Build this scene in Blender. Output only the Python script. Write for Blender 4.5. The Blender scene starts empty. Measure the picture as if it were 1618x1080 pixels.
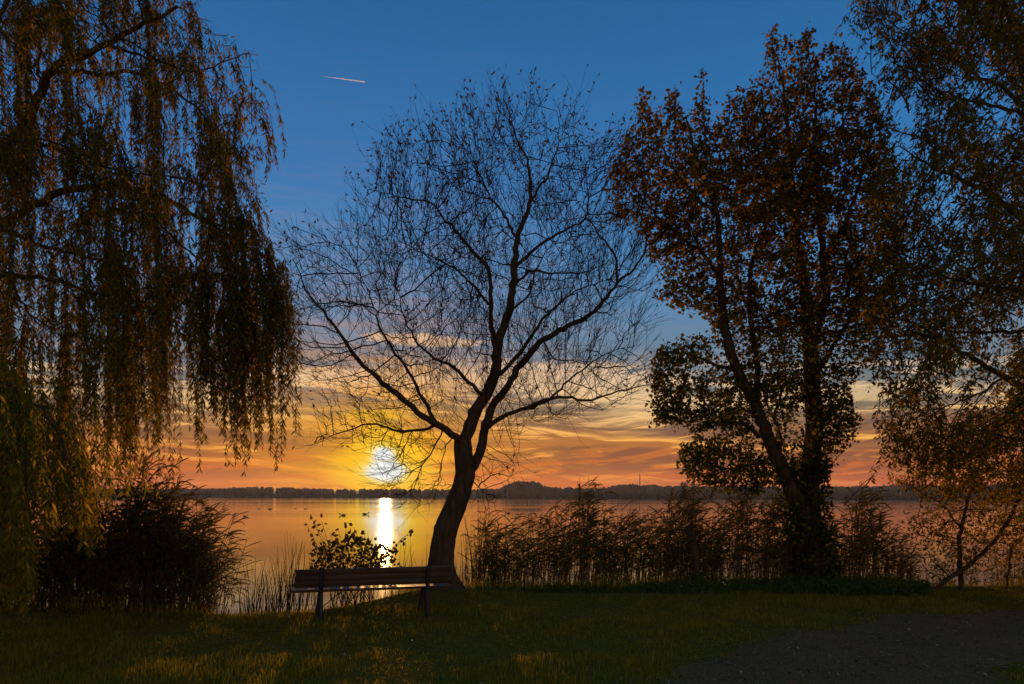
import bpy, math, random
import numpy as np
from mathutils import Matrix, Vector

rng = np.random.default_rng(11)
random.seed(5)
sc = bpy.context.scene
col = sc.collection

# ------------------------------------------------------------------ camera
F, CX, CY, H, ROLL = 1079.0, 809.0, 785.0, 1.7, 0.0035   # focal length in photo pixels, principal point, eye height, roll
cam = bpy.data.cameras.new('camera')
cam.sensor_width = 36.0
cam.lens = F / 1618 * 36.0
cam.shift_y = (CY - 540) / 1618
cam.clip_start = 0.1
cam.clip_end = 60000
camo = bpy.data.objects.new('camera', cam)
camo.matrix_world = Matrix.Translation((0, 0, H)) @ Matrix.Rotation(math.pi / 2, 4, 'X') @ Matrix.Rotation(ROLL, 4, 'Z')
col.objects.link(camo)
sc.camera = camo

# ------------------------------------------------------------------ light and sky
SUN_AZ, SUN_T = -0.1835, 0.0375           # azimuth from +Y (radians, left is negative) and tangent of elevation
SUN_EL = math.atan(SUN_T)
sun = bpy.data.lights.new('sun', 'SUN')
sun.energy = 4.6
sun.angle = math.radians(0.6)
sun.color = (1.0, 0.52, 0.18)
suno = bpy.data.objects.new('sun', sun)
sdir = Vector((math.sin(SUN_AZ) * math.cos(SUN_EL), math.cos(SUN_AZ) * math.cos(SUN_EL), math.sin(SUN_EL)))
suno.rotation_euler = sdir.to_track_quat('Z', 'Y').to_euler()
suno.location = (-20, 100, 30)
col.objects.link(suno)

sc.view_settings.view_transform = 'Standard'
sc.view_settings.look = 'None'
sc.view_settings.exposure = 0.0
sc.view_settings.gamma = 1.0
sc.view_settings.use_curve_mapping = False
sc.render.engine = 'CYCLES'
sc.cycles.max_bounces = 6
sc.cycles.diffuse_bounces = 3
sc.cycles.glossy_bounces = 3
sc.cycles.transmission_bounces = 4
sc.cycles.transparent_max_bounces = 6
sc.cycles.volume_bounces = 0
sc.cycles.use_denoising = True


class N:
    """tiny expression builder for shader math nodes"""
    def __init__(s, nt, sock): s.nt, s.s = nt, sock
    def _m(s, op, *a, clamp=False):
        n = s.nt.nodes.new('ShaderNodeMath'); n.operation = op; n.use_clamp = clamp
        for i, v in enumerate((s,) + a):
            if isinstance(v, N): s.nt.links.new(v.s, n.inputs[i])
            else: n.inputs[i].default_value = v
        return N(s.nt, n.outputs[0])
    def __add__(s, o): return s._m('ADD', o)
    __radd__ = __add__
    def __sub__(s, o): return s._m('SUBTRACT', o)
    def __rsub__(s, o): return (s * -1.0) + o
    def __mul__(s, o): return s._m('MULTIPLY', o)
    __rmul__ = __mul__
    def __truediv__(s, o): return s._m('DIVIDE', o)
    def __pow__(s, o): return s._m('POWER', o)
    def sqrt(s): return s._m('SQRT')
    def exp(s): return s._m('EXPONENT')
    def cos(s): return s._m('COSINE')
    def max(s, o): return s._m('MAXIMUM', o)
    def min(s, o): return s._m('MINIMUM', o)
    def atan2(s, o): return s._m('ARCTAN2', o)
    def clamp(s): return s._m('ADD', 0.0, clamp=True)
    def step(s, a, b):
        n = s.nt.nodes.new('ShaderNodeMapRange'); n.interpolation_type = 'SMOOTHSTEP'
        s.nt.links.new(s.s, n.inputs[0])
        lo, hi, o0, o1 = (a, b, 0.0, 1.0) if a < b else (b, a, 1.0, 0.0)
        n.inputs[1].default_value = lo; n.inputs[2].default_value = hi
        n.inputs[3].default_value = o0; n.inputs[4].default_value = o1
        return N(s.nt, n.outputs[0])
    def ramp(s, stops, interp='LINEAR'):
        n = s.nt.nodes.new('ShaderNodeValToRGB'); n.color_ramp.interpolation = interp
        e = n.color_ramp.elements
        while len(e) < len(stops): e.new(0.5)
        for i, (p, c) in enumerate(stops):
            e[i].position = p; e[i].color = (c[0], c[1], c[2], 1)
        s.nt.links.new(s.s, n.inputs[0])
        return n.outputs[0]


def comb(nt, x, y, z=0.0):
    n = nt.nodes.new('ShaderNodeCombineXYZ')
    for i, v in enumerate((x, y, z)):
        if isinstance(v, N): nt.links.new(v.s, n.inputs[i])
        else: n.inputs[i].default_value = v
    return n.outputs[0]


def noise(nt, vec, scale=1.0, detail=4.0, rough=0.55, dist=0.0):
    n = nt.nodes.new('ShaderNodeTexNoise')
    n.inputs['Scale'].default_value = scale; n.inputs['Detail'].default_value = detail
    n.inputs['Roughness'].default_value = rough; n.inputs['Distortion'].default_value = dist
    if vec is not None: nt.links.new(vec, n.inputs['Vector'])
    return N(nt, n.outputs['Fac'])


def mixc(nt, f, a, b, blend='MIX'):
    n = nt.nodes.new('ShaderNodeMix'); n.data_type = 'RGBA'; n.blend_type = blend; n.clamp_factor = True
    for i, v in ((0, f), (6, a), (7, b)):
        if isinstance(v, N): nt.links.new(v.s, n.inputs[i])
        elif hasattr(v, 'is_linked'): nt.links.new(v, n.inputs[i])
        elif i == 0: n.inputs[i].default_value = v
        else: n.inputs[i].default_value = (v[0], v[1], v[2], 1)
    return n.outputs[2]


def srgb(r, g, b):
    def f(c):
        c /= 255.0
        return c / 12.92 if c <= 0.04045 else ((c + 0.055) / 1.055) ** 2.4
    return (f(r), f(g), f(b))


def build_world():
    w = bpy.data.worlds.new('World'); sc.world = w; w.use_nodes = True
    nt = w.node_tree; nt.nodes.clear()
    out = nt.nodes.new('ShaderNodeOutputWorld'); bg = nt.nodes.new('ShaderNodeBackground')
    nt.links.new(bg.outputs[0], out.inputs[0])
    tc = nt.nodes.new('ShaderNodeTexCoord'); sp = nt.nodes.new('ShaderNodeSeparateXYZ')
    nt.links.new(tc.outputs['Generated'], sp.inputs[0])
    x, y, z = (N(nt, sp.outputs[i]) for i in range(3))
    hyp = (x * x + y * y).sqrt().max(0.02)
    t = z / hyp                                   # tangent of the elevation
    az = x.atan2(y)                               # azimuth from +Y
    da = az - SUN_AZ
    toward = da.cos().step(-0.9, 0.95)            # 1 towards the sunset, 0 opposite
    tt = (t / 0.8).max(0.0).min(1.0)
    sunset = [(0.0, srgb(174, 80, 58)), (0.022, srgb(192, 86, 44)), (0.055, srgb(196, 98, 40)), (0.10, srgb(176, 108, 54)),
              (0.15, srgb(126, 108, 88)), (0.19, srgb(104, 112, 116)), (0.26, srgb(98, 130, 154)), (0.36, srgb(80, 134, 178)),
              (0.46, srgb(62, 128, 182)), (0.58, srgb(48, 116, 176)), (0.75, srgb(41, 107, 165)), (0.92, srgb(36, 96, 152)), (1.0, srgb(34, 91, 146))]
    away = [(0.0, srgb(176, 150, 150)), (0.06, srgb(222, 178, 160)), (0.16, srgb(218, 184, 176)), (0.30, srgb(164, 176, 194)),
            (0.55, srgb(108, 152, 196)), (1.0, srgb(48, 108, 162))]
    base = mixc(nt, toward, tt.ramp(away), tt.ramp(sunset))
    # the physical sky takes a share of the clear part
    sky = nt.nodes.new('ShaderNodeTexSky'); sky.sky_type = 'NISHITA'; sky.sun_disc = False
    sky.sun_elevation = SUN_EL; sky.sun_rotation = SUN_AZ
    sky.air_density = 1.0; sky.dust_density = 0.6; sky.ozone_density = 1.0
    sc_n = nt.nodes.new('ShaderNodeMix'); sc_n.data_type = 'RGBA'; sc_n.blend_type = 'MULTIPLY'; sc_n.inputs[0].default_value = 1.0
    nt.links.new(sky.outputs[0], sc_n.inputs[6]); sc_n.inputs[7].default_value = (0.10, 0.10, 0.10, 1)
    base = mixc(nt, 0.03, base, sc_n.outputs[2])
    # long thin cloud streaks lying low over the water
    wob = noise(nt, comb(nt, az * 5.0, t * 14.0, 3.1), 1.0, 2.0)
    n1 = noise(nt, comb(nt, az * 5.5 + wob * 1.2, t * 62.0 + az * 3.0 + wob * 2.4, 0.7), 1.0, 6.0, 0.62, 0.5)
    n2 = noise(nt, comb(nt, az * 9.0 + wob * 2.0, t * 95.0 - az * 9.0 + wob * 3.0, 8.3), 1.0, 5.0, 0.6, 0.3)
    n3 = noise(nt, comb(nt, az * 2.6, t * 26.0 + az * 1.4, 4.4), 1.0, 3.0, 0.5)
    lit = n1.step(0.48, 0.59) * t.step(0.004, 0.03) * t.step(0.225, 0.125)
    litcol = tt.ramp([(0.0, srgb(214, 118, 78)), (0.05, srgb(238, 140, 54)), (0.10, srgb(250, 180, 84)), (0.16, srgb(246, 206, 144)),
                      (0.22, srgb(236, 202, 166)), (0.32, srgb(206, 180, 160))])
    c = mixc(nt, lit * 0.95, base, litcol)
    dark = n3.step(0.38, 0.52) * n2.step(0.40, 0.54) * t.step(0.012, 0.045) * t.step(0.155, 0.085)
    darkcol = tt.ramp([(0.0, srgb(150, 80, 62)), (0.08, srgb(126, 78, 58)), (0.14, srgb(104, 86, 76)), (0.2, srgb(120, 112, 112))])
    c = mixc(nt, dark * 0.9, c, darkcol)
    # single clouds higher up: a lens shaped one and two rippled bands
    def cloud(a0, t0, wd, ht, edge, seed, skew=0.0):
        nn = noise(nt, comb(nt, az * 26.0, t * 150.0 - az * 30.0, seed), 1.0, 5.0, 0.6)
        u = (az - a0) / wd; v = (t - t0 - (az - a0) * skew) / ht
        return (u * u + v * v + (nn - 0.5) * edge).step(0.95, 0.35)
    for a0, t0, wd, ht, k, sd, sk in ((-0.130, 0.2275, 0.10, 0.011, 1.0, 1.3, -0.02), (-0.255, 0.168, 0.17, 0.017, 1.0, 5.9, 0.0),
                                      (0.075, 0.172, 0.19, 0.032, 0.85, 7.7, -0.05), (0.36, 0.135, 0.25, 0.018, 0.6, 9.1, 0.03),
                                      (-0.12, 0.195, 0.12, 0.014, 0.35, 2.2, 0.04)):
        c = mixc(nt, cloud(a0, t0, wd, ht, 2.2, sd, sk) * k, c, litcol)
    # glow round the low sun, and the sun itself swollen by thin cloud
    dt = t - SUN_T
    r = (da * da + dt * dt * 1.1).sqrt()
    streak = n1.step(0.32, 0.66) * 0.75 + n2.step(0.35, 0.65) * 0.35
    c = mixc(nt, ((r * -8.0).exp() * (streak + 0.1) * 1.1).min(0.9), c, srgb(246, 142, 24))
    c = mixc(nt, ((r * -17.0).exp() * (streak + 0.25) * 2.0).min(0.97), c, (1.0, 0.50, 0.008))
    cn = noise(nt, comb(nt, az * 16.0, t * 230.0, 2.0), 1.0, 5.0, 0.65)
    def blob(a0, t0, wd, ht, edge, inner):
        u = (az - a0) / wd; v = (t - t0) / ht
        return (u * u + v * v + (cn - 0.5) * edge).step(1.3, inner)
    gap = ((t - 0.0520 - da * 0.02) * (t - 0.0520 - da * 0.02) * -600000.0).exp() * 0.6      # a bar of cloud across the sun
    ring = blob(SUN_AZ, SUN_T + .002, .082, .036, 1.7, -.2).max(blob(SUN_AZ - .003, .066, .056, .036, 2.2, -.2))
    ring = ring.max(blob(SUN_AZ - .008, .098, .030, .010, 2.6, 0.1) * .7).max(blob(SUN_AZ - .012, .116, .05, .009, 2.8, 0.1) * .5)
    c = mixc(nt, ring * (1.0 - gap * .5), c, (1.0, 0.58, 0.015))
    rim = blob(SUN_AZ, SUN_T, .043, .0225, 1.3, 0.0).max(blob(SUN_AZ - .003, .0590, .027, .0205, 1.6, 0.0))
    c = mixc(nt, rim * (1.0 - gap * .6), c, (1.0, 0.80, 0.16))
    core = blob(SUN_AZ, SUN_T - .001, .031, .0160, 1.2, 0.2).max(blob(SUN_AZ - .003, .0590, .0165, .0140, 1.5, 0.2))
    core = core.max(blob(SUN_AZ - .001, .0490, .0200, .0120, 1.0, 0.2))
    c = mixc(nt, core * (1.0 - gap * .7), c, (0.92, 0.94, 0.92))
    nt.links.new(c, bg.inputs[0])
    bg.inputs[1].default_value = 1.0
    w.cycles.sampling_method = 'MANUAL'; w.cycles.sample_map_resolution = 1024


build_world()

# ------------------------------------------------------------------ helpers
def P(x, y, Y):
    """photo pixel at a depth in metres -> point in the world"""
    u = (x - CX) / F; v = (CY - y) / F
    c, s = math.cos(ROLL), math.sin(ROLL)
    return np.array([(u * c - v * s) * Y, Y, H + (u * s + v * c) * Y])


def Pv(x, y, Y):
    u = (x - CX) / F; v = (CY - y) / F
    c, s = math.cos(ROLL), math.sin(ROLL)
    return np.stack([(u * c - v * s) * Y, Y + 0 * u, H + (u * s + v * c) * Y], -1)


def _hash(ix, iy, seed):
    n = (ix.astype(np.int64) * 374761393 + iy.astype(np.int64) * 668265263 + seed * 1442695041) & 0x7fffffff
    n = ((n ^ (n >> 13)) * 1274126177) & 0x7fffffff
    return ((n ^ (n >> 16)) & 0xffff) / 65535.0


def vn(x, y, s=1.0, seed=0):
    """value noise 0..1"""
    x = np.asarray(x, float) * s; y = np.asarray(y, float) * s
    ix = np.floor(x); iy = np.floor(y); fx = x - ix; fy = y - iy
    fx = fx * fx * (3 - 2 * fx); fy = fy * fy * (3 - 2 * fy)
    a = _hash(ix, iy, seed); b = _hash(ix + 1, iy, seed); c = _hash(ix, iy + 1, seed); d = _hash(ix + 1, iy + 1, seed)
    return (a * (1 - fx) + b * fx) * (1 - fy) + (c * (1 - fx) + d * fx) * fy


def sstep(a, b, x):
    t = np.clip((np.asarray(x, float) - a) / (b - a), 0, 1)
    return t * t * (3 - 2 * t)


def inpoly(x, y, poly):
    x = np.asarray(x); y = np.asarray(y); ins = np.zeros(x.shape, bool)
    n = len(poly)
    for i in range(n):
        x1, y1 = poly[i]; x2, y2 = poly[(i + 1) % n]
        c = ((y1 > y) != (y2 > y))
        with np.errstate(divide='ignore', invalid='ignore'):
            xi = (x2 - x1) * (y - y1) / (y2 - y1 + 1e-12) + x1
        ins ^= c & (x < xi)
    return ins


def edgedist(x, y, poly):
    d = np.full(np.shape(x), 1e9)
    n = len(poly)
    for i in range(n):
        x1, y1 = poly[i]; x2, y2 = poly[(i + 1) % n]
        dx, dy = x2 - x1, y2 - y1
        t = np.clip(((x - x1) * dx + (y - y1) * dy) / (dx * dx + dy * dy + 1e-9), 0, 1)
        d = np.minimum(d, np.hypot(x - x1 - t * dx, y - y1 - t * dy))
    return d


def mesh_np(name, V, Fc, smooth=False):
    V = np.asarray(V, float); Fc = np.asarray(Fc, int)
    me = bpy.data.meshes.new(name)
    me.vertices.add(len(V)); me.vertices.foreach_set('co', V.astype(np.float32).ravel())
    k = Fc.shape[1]
    me.loops.add(Fc.size); me.loops.foreach_set('vertex_index', Fc.astype(np.int32).ravel())
    me.polygons.add(len(Fc)); me.polygons.foreach_set('loop_start', np.arange(0, Fc.size, k, dtype=np.int32))
    if smooth: me.polygons.foreach_set('use_smooth', np.ones(len(Fc), bool))
    me.update(calc_edges=True)
    return me


def merge(parts):
    Vs, Fs, o = [], [], 0
    for V, Fc in parts:
        Vs.append(V); Fs.append(np.asarray(Fc) + o); o += len(V)
    return np.concatenate(Vs), np.concatenate(Fs)


def tag(o, label=None, cat=None, group=None, kind=None):
    if label: o['label'] = label
    if cat: o['category'] = cat
    if group: o['group'] = group
    if kind: o['kind'] = kind
    return o


def thing(name, label, cat, loc=(0, 0, 0), group=None):
    o = bpy.data.objects.new(name, None); o.empty_display_size = 0.3
    o.location = tuple(float(v) for v in loc); col.objects.link(o)
    return tag(o, label, cat, group)


def obj(name, me, mat, parent=None, kind=None):
    o = bpy.data.objects.new(name, me)
    if mat is not None and not me.materials: me.materials.append(mat)
    if parent is not None: o.parent = parent
    if kind: o['kind'] = kind
    col.objects.link(o)
    return o


def part(name, VF, mat, parent, kind=None, smooth=True):
    """world-space vertices -> a child of a thing that is an Empty without rotation"""
    V, Fc = VF
    off = np.array(parent.location)
    if parent.parent is not None: off = off + np.array(parent.parent.location)
    return obj(name, mesh_np(name, np.asarray(V) - off, Fc, smooth), mat, parent, kind)


def catmull(pts, step):
    pts = np.asarray(pts, float)
    P0 = np.vstack([2 * pts[0] - pts[1], pts, 2 * pts[-1] - pts[-2]])
    out = []
    for i in range(1, len(P0) - 2):
        a, b, c, d = P0[i - 1:i + 3]
        n = max(2, int(np.linalg.norm((c - b)[:3]) / step))
        for k in range(n):
            t = k / n
            out.append(0.5 * (2 * b + (c - a) * t + (2 * a - 5 * b + 4 * c - d) * t * t + (3 * b - a - 3 * c + d) * t ** 3))
    out.append(pts[-1])
    return np.array(out)


def tube(pts, rad, sides=6, cap=True):
    pts = np.asarray(pts, float); rad = np.asarray(rad, float); n = len(pts)
    T = np.gradient(pts, axis=0); T /= np.linalg.norm(T, axis=1)[:, None] + 1e-9
    up = np.array([0, 0, 1.0]) if abs(T[0][2]) < 0.8 else np.array([1.0, 0, 0])
    A = np.zeros((n, 3)); a = np.cross(up, T[0]); a /= np.linalg.norm(a); A[0] = a
    for i in range(1, n):
        a = A[i - 1] - T[i] * np.dot(A[i - 1], T[i]); A[i] = a / (np.linalg.norm(a) + 1e-9)
    B = np.cross(T, A)
    th = np.arange(sides) * 2 * math.pi / sides
    V = pts[:, None, :] + rad[:, None, None] * (np.cos(th)[None, :, None] * A[:, None, :] + np.sin(th)[None, :, None] * B[:, None, :])
    V = V.reshape(-1, 3)
    i = np.arange(n - 1)[:, None] * sides; j = np.arange(sides)[None, :]; j2 = (j + 1) % sides
    Fq = np.stack([i + j, i + j2, i + sides + j2, i + sides + j], -1).reshape(-1, 4)
    return V, Fq


def bx(cx, cy, cz, sx, sy, sz, R=None, bev=0.0):
    """box (quads) with small chamfers along its length"""
    b = bev
    if b <= 0:
        v = np.array([[i, j, k] for i in (-.5, .5) for j in (-.5, .5) for k in (-.5, .5)]) * (sx, sy, sz)
        f = np.array([[0, 1, 3, 2], [4, 6, 7, 5], [0, 4, 5, 1], [2, 3, 7, 6], [0, 2, 6, 4], [1, 5, 7, 3]])
    else:
        prof = []
        for (a, c) in ((-1, -1), (1, -1), (1, 1), (-1, 1)):
            y0, z0 = a * sy / 2, c * sz / 2
            p1 = (y0 - a * b, z0); p2 = (y0, z0 - c * b)
            prof += [p1, p2] if (a * c > 0) == (False) else [p2, p1]
        # order round the section
        prof = sorted(prof, key=lambda p: math.atan2(p[1] / sz, p[0] / sy))
        m = len(prof)
        v = np.array([[sx0, p[0], p[1]] for sx0 in (-sx / 2, sx / 2) for p in prof])
        f = [[i, (i + 1) % m, m + (i + 1) % m, m + i] for i in range(m)]
        for o, rev in ((0, True), (m, False)):
            q = [[o + 0, o + 1, o + 2, o + 3], [o + 0, o + 3, o + 4, o + 7], [o + 4, o + 5, o + 6, o + 7]]
            f += [list(reversed(k)) for k in q] if rev else q
        f = np.array(f)
    if R is not None: v = v @ np.array(R).T
    return v + np.array([cx, cy, cz]), f


def unit(v): return v / (np.linalg.norm(v, axis=-1, keepdims=True) + 1e-9)


LEAF_NARROW = (np.array([[0, 0, 0], [-.10, .40, .03], [0, 1, 0], [.10, .40, .03]]), np.array([[0, 1, 2], [0, 2, 3]]))
LEAF_OVAL = (np.array([[0, 0, 0], [-.19, .4, .06], [0, 1, -.04], [.19, .4, .06]]), np.array([[0, 1, 2], [0, 2, 3]]))
LEAF_LOBED = (np.array([[0, 0, 0], [-.42, .08, .05], [-.30, .36, .04], [-.52, .62, .08], [-.17, .62, .02], [0, 1, -.06],
                        [.17, .62, .02], [.52, .62, .08], [.30, .36, .04], [.42, .08, .05]]),
              np.array([[0, i, i + 1] for i in range(1, 9)]))
LEAF_BROAD = (np.array([[0, 0, 0], [-.40, .12, .05], [-.50, .60, .08], [-.16, .58, .02], [0, 1, -.06], [.16, .58, .02], [.50, .60, .08], [.40, .12, .05]]),
              np.array([[0, i, i + 1] for i in range(1, 7)]))
LEAF_ROUND = (np.array([[0, 0, 0], [-.33, .20, .05], [-.40, .50, .06], [-.20, .84, .02], [.02, 1.08, -.06], [.22, .86, .02], [.41, .52, .06], [.32, .22, .05]]),
              np.array([[0, i, i + 1] for i in range(1, 7)]))


def leaves(pos, tip, size, tmpl, spin=None):
    """leaf-shaped faces at points: tip directions, sizes, one template for all"""
    tv, tf = tmpl; n = len(pos)
    T = unit(tip); R = unit(rng.normal(size=(n, 3)) if spin is None else spin)
    B = unit(np.cross(T, R)); Nn = np.cross(B, T)
    S = np.asarray(size)[:, None, None] if np.ndim(size) else size
    V = pos[:, None, :] + S * (tv[None, :, 0:1] * B[:, None, :] + tv[None, :, 1:2] * T[:, None, :] + tv[None, :, 2:3] * Nn[:, None, :])
    Fc = tf[None, :, :] + (np.arange(n) * len(tv))[:, None, None]
    return V.reshape(-1, 3), Fc.reshape(-1, 3)


# space colonisation: twigs grow from given limbs towards points scattered in the crown
def grow(P0, att, D, di, dk, iters, trop=(0, 0, 0.15), jit=0.25, nmax=30000):
    pos = np.zeros((nmax, 3)); par = np.full(nmax, -1, int); kids = np.zeros(nmax, int)
    n = len(P0); pos[:n] = P0
    nd = np.full(len(att), 1e9); ni = np.zeros(len(att), int)
    def upd(a, b):
        for s in range(a, b, 300):
            e = min(b, s + 300)
            d = ((att[:, None, :] - pos[None, s:e, :]) ** 2).sum(-1)
            j = d.argmin(1); dm = np.sqrt(d[np.arange(len(att)), j]); m = dm < nd
            nd[m] = dm[m]; ni[m] = j[m] + s
    upd(0, n)
    trop = np.array(trop)
    for it in range(iters):
        m = nd < di
        if not m.any(): break
        idx = ni[m]; acc = np.zeros((n, 3)); np.add.at(acc, idx, unit(att[m] - pos[idx]))
        nodes = np.unique(idx); nodes = nodes[kids[nodes] < 3]
        if len(nodes) == 0 or n + len(nodes) >= nmax: break
        d = unit(unit(acc[nodes]) + trop + jit * rng.normal(size=(len(nodes), 3)))
        k = len(nodes); pos[n:n + k] = pos[nodes] + D * d; par[n:n + k] = nodes; kids[nodes] += 1
        upd(n, n + k); n += k
        keep = nd > dk
        att, nd, ni = att[keep], nd[keep], ni[keep]
        if len(att) == 0: break
    return pos[:n], par[:n]


def pipe_radii(par, n0, r0, e=2.3, cap=0.06):
    n = len(par); acc = np.zeros(n); cnt = np.zeros(n, int)
    for i in range(n - 1, n0 - 1, -1):
        v = acc[i] if acc[i] > 0 else r0 ** e
        acc[i] = v
        if par[i] >= n0: acc[par[i]] += v; cnt[par[i]] += 1
    r = np.minimum(np.maximum(acc, r0 ** e) ** (1 / e), cap)
    return r, cnt


def smooth_twigs(pos, par, n0, k=2):
    for _ in range(k):
        s = np.zeros_like(pos); c = np.zeros(len(pos)); q = np.arange(n0, len(pos))
        np.add.at(s, par[q], pos[q]); np.add.at(c, par[q], 1)
        m = q[c[q] > 0]
        pos[m] = .4 * pos[m] + .3 * pos[par[m]] + .3 * (s[m] / c[m][:, None])
    return pos


def shoots(pos, par, idx, centre, lmin, lmax, r0=.0030, up=.45, out=.35, spread=.35):
    """straight one-year twigs at the branch ends -> tubes, points along them, directions"""
    d = unit(pos[idx] - pos[par[idx]]); o = unit(pos[idx] - centre)
    d = unit(d * .55 + o * out + np.array([0, 0, up]) + rng.normal(0, spread, d.shape)); ln = rng.uniform(lmin, lmax, len(idx))
    b2 = rng.normal(0, .06, d.shape); s = np.linspace(0, 1, 4)
    pts = pos[idx][:, None, :] + (d[:, None, :] * s[None, :, None] + b2[:, None, :] * (s ** 2)[None, :, None]) * ln[:, None, None]
    n = len(idx); A = unit(np.cross(d, rng.normal(size=d.shape))); B = np.cross(d, A)
    th = np.arange(3) * 2.0944; ring = np.cos(th)[None, :, None] * A[:, None, :] + np.sin(th)[None, :, None] * B[:, None, :]
    r = np.linspace(r0, r0 * .45, 4)
    V = (pts[:, :, None, :] + ring[:, None, :, :] * r[None, :, None, None]).reshape(-1, 3)
    f = np.array([[i * 3 + j, i * 3 + (j + 1) % 3, i * 3 + 3 + (j + 1) % 3, i * 3 + 3 + j] for i in range(3) for j in range(3)])
    return (V, (f[None] + (np.arange(n) * 12)[:, None, None]).reshape(-1, 4)), pts, d


def twig_mesh(pos, par, rad, n0):
    n = len(par); main = np.full(n, -1, int)
    for i in range(n - 1, n0 - 1, -1):
        p = par[i]
        if p >= n0 and (main[p] < 0 or rad[i] > rad[main[p]]): main[p] = i
    out = []
    for i in range(n0, n):
        p = par[i]
        if p >= n0 and main[p] == i: continue
        ch = [p, i]; r = [rad[i], rad[i]]
        while main[ch[-1]] >= 0:
            ch.append(main[ch[-1]]); r.append(rad[ch[-1]])
        r[-1] *= 0.7
        s = 6 if r[0] > .025 else (4 if r[0] > .010 else 3)
        out.append(tube(pos[ch], r, s))
    return merge(out)


def scatter_poly(poly, n, Y0, zmax, k, dens=None):
    """points in a crown: inside a photo outline, thicker in depth away from the outline"""
    xs = [p[0] for p in poly]; ys = [p[1] for p in poly]; got = []
    tot = 0
    while tot < n:
        x = rng.uniform(min(xs), max(xs), n * 2); y = rng.uniform(min(ys), max(ys), n * 2)
        m = inpoly(x, y, poly)
        if dens is not None: m &= rng.random(len(x)) < dens(x, y)
        x, y = x[m], y[m]
        d = edgedist(x, y, poly)
        Y = Y0 + rng.uniform(-1, 1, len(x)) * np.minimum(zmax, 0.35 + d * k)
        got.append(Pv(x, y, Y)); tot += len(x)
    return np.concatenate(got)[:n]


# ------------------------------------------------------------------ materials
def new_mat(name):
    m = bpy.data.materials.new(name); m.use_nodes = True
    nt = m.node_tree; nt.nodes.clear()
    out = nt.nodes.new('ShaderNodeOutputMaterial')
    return m, nt, out


def leaf_mat(name, stops, trans=0.45, gloss=0.05, rough=0.4):
    m, nt, out = new_mat(name)
    g = nt.nodes.new('ShaderNodeNewGeometry')
    c = N(nt, g.outputs['Random Per Island']).ramp(stops)
    d = nt.nodes.new('ShaderNodeBsdfDiffuse'); t = nt.nodes.new('ShaderNodeBsdfTranslucent'); gl = nt.nodes.new('ShaderNodeBsdfGlossy')
    gl.inputs['Roughness'].default_value = rough
    nt.links.new(c, d.inputs[0]); nt.links.new(c, t.inputs[0])
    a = nt.nodes.new('ShaderNodeMixShader'); a.inputs[0].default_value = trans
    nt.links.new(d.outputs[0], a.inputs[1]); nt.links.new(t.outputs[0], a.inputs[2])
    b = nt.nodes.new('ShaderNodeMixShader'); b.inputs[0].default_value = gloss
    nt.links.new(a.outputs[0], b.inputs[1]); nt.links.new(gl.outputs[0], b.inputs[2])
    nt.links.new(b.outputs[0], out.inputs[0])
    return m


def two_tone_leaf(name, low, high, z0, z1, trans):
    """leaves still green low in the crown, turned russet towards the top"""
    m = leaf_mat(name, high, trans, 0); nt = m.node_tree
    g = nt.nodes.new('ShaderNodeNewGeometry'); tc = nt.nodes.new('ShaderNodeTexCoord'); sp = nt.nodes.new('ShaderNodeSeparateXYZ')
    nt.links.new(tc.outputs['Object'], sp.inputs[0])
    rnd = N(nt, g.outputs['Random Per Island'])
    nz = noise(nt, tc.outputs['Object'], .9, 2)
    f = (N(nt, sp.outputs[2]) + (nz - .5) * 6.0 + (rnd - .5) * 2.0).step(z0, z1)
    c = mixc(nt, f, rnd.ramp(low), rnd.ramp(high))
    for n in nt.nodes:
        if n.type in ('BSDF_DIFFUSE', 'BSDF_TRANSLUCENT'): nt.links.new(c, n.inputs[0])
    return m


def rough_mat(name, stops, scale, rough=0.85, bump=0.5, bdist=0.02, stretch=(1, 1, 1), detail=6, spec=0.3):
    m, nt, out = new_mat(name)
    tc = nt.nodes.new('ShaderNodeTexCoord'); mp = nt.nodes.new('ShaderNodeMapping')
    mp.inputs['Scale'].default_value = stretch
    nt.links.new(tc.outputs['Object'], mp.inputs[0])
    nz = noise(nt, mp.outputs[0], scale, detail, 0.65)
    p = nt.nodes.new('ShaderNodeBsdfPrincipled')
    nt.links.new(nz.ramp(stops), p.inputs['Base Color'])
    p.inputs['Roughness'].default_value = rough
    p.inputs['Specular IOR Level'].default_value = spec
    b = nt.nodes.new('ShaderNodeBump'); b.inputs['Strength'].default_value = bump; b.inputs['Distance'].default_value = bdist
    nt.links.new(nz.s, b.inputs['Height']); nt.links.new(b.outputs[0], p.inputs['Normal'])
    nt.links.new(p.outputs[0], out.inputs[0])
    return m


M = {}
M['bark'] = rough_mat('bark', [(0.3, (.05, .026, .010)), (0.7, (.15, .08, .036))], 14, 0.9, 0.9, 0.03, (1, 1, .22), spec=0.0)
M['twig'] = rough_mat('twig', [(0.3, (.03, .019, .010)), (0.7, (.07, .042, .022))], 20, 0.8, 0.2, spec=0.0)
M['willow_leaf'] = leaf_mat('willow_leaf', [(0, (.07, .070, .010)), (.35, (.125, .095, .012)), (.75, (.19, .11, .012)), (1, (.28, .125, .011))], .5, 0)
M['willow_leaf_backlit'] = leaf_mat('willow_leaf_backlit', [(0, (.15, .14, .014)), (.45, (.26, .19, .016)), (1, (.38, .21, .016))], .55, 0)  # brighter gold leaf colour stands in for backlight on the near bough
M['willow_leaf_green'] = leaf_mat('willow_leaf_green', [(0, (.09, .08, .011)), (.4, (.16, .11, .013)), (.75, (.25, .135, .013)), (1, (.34, .14, .012))], .55, 0)
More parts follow.
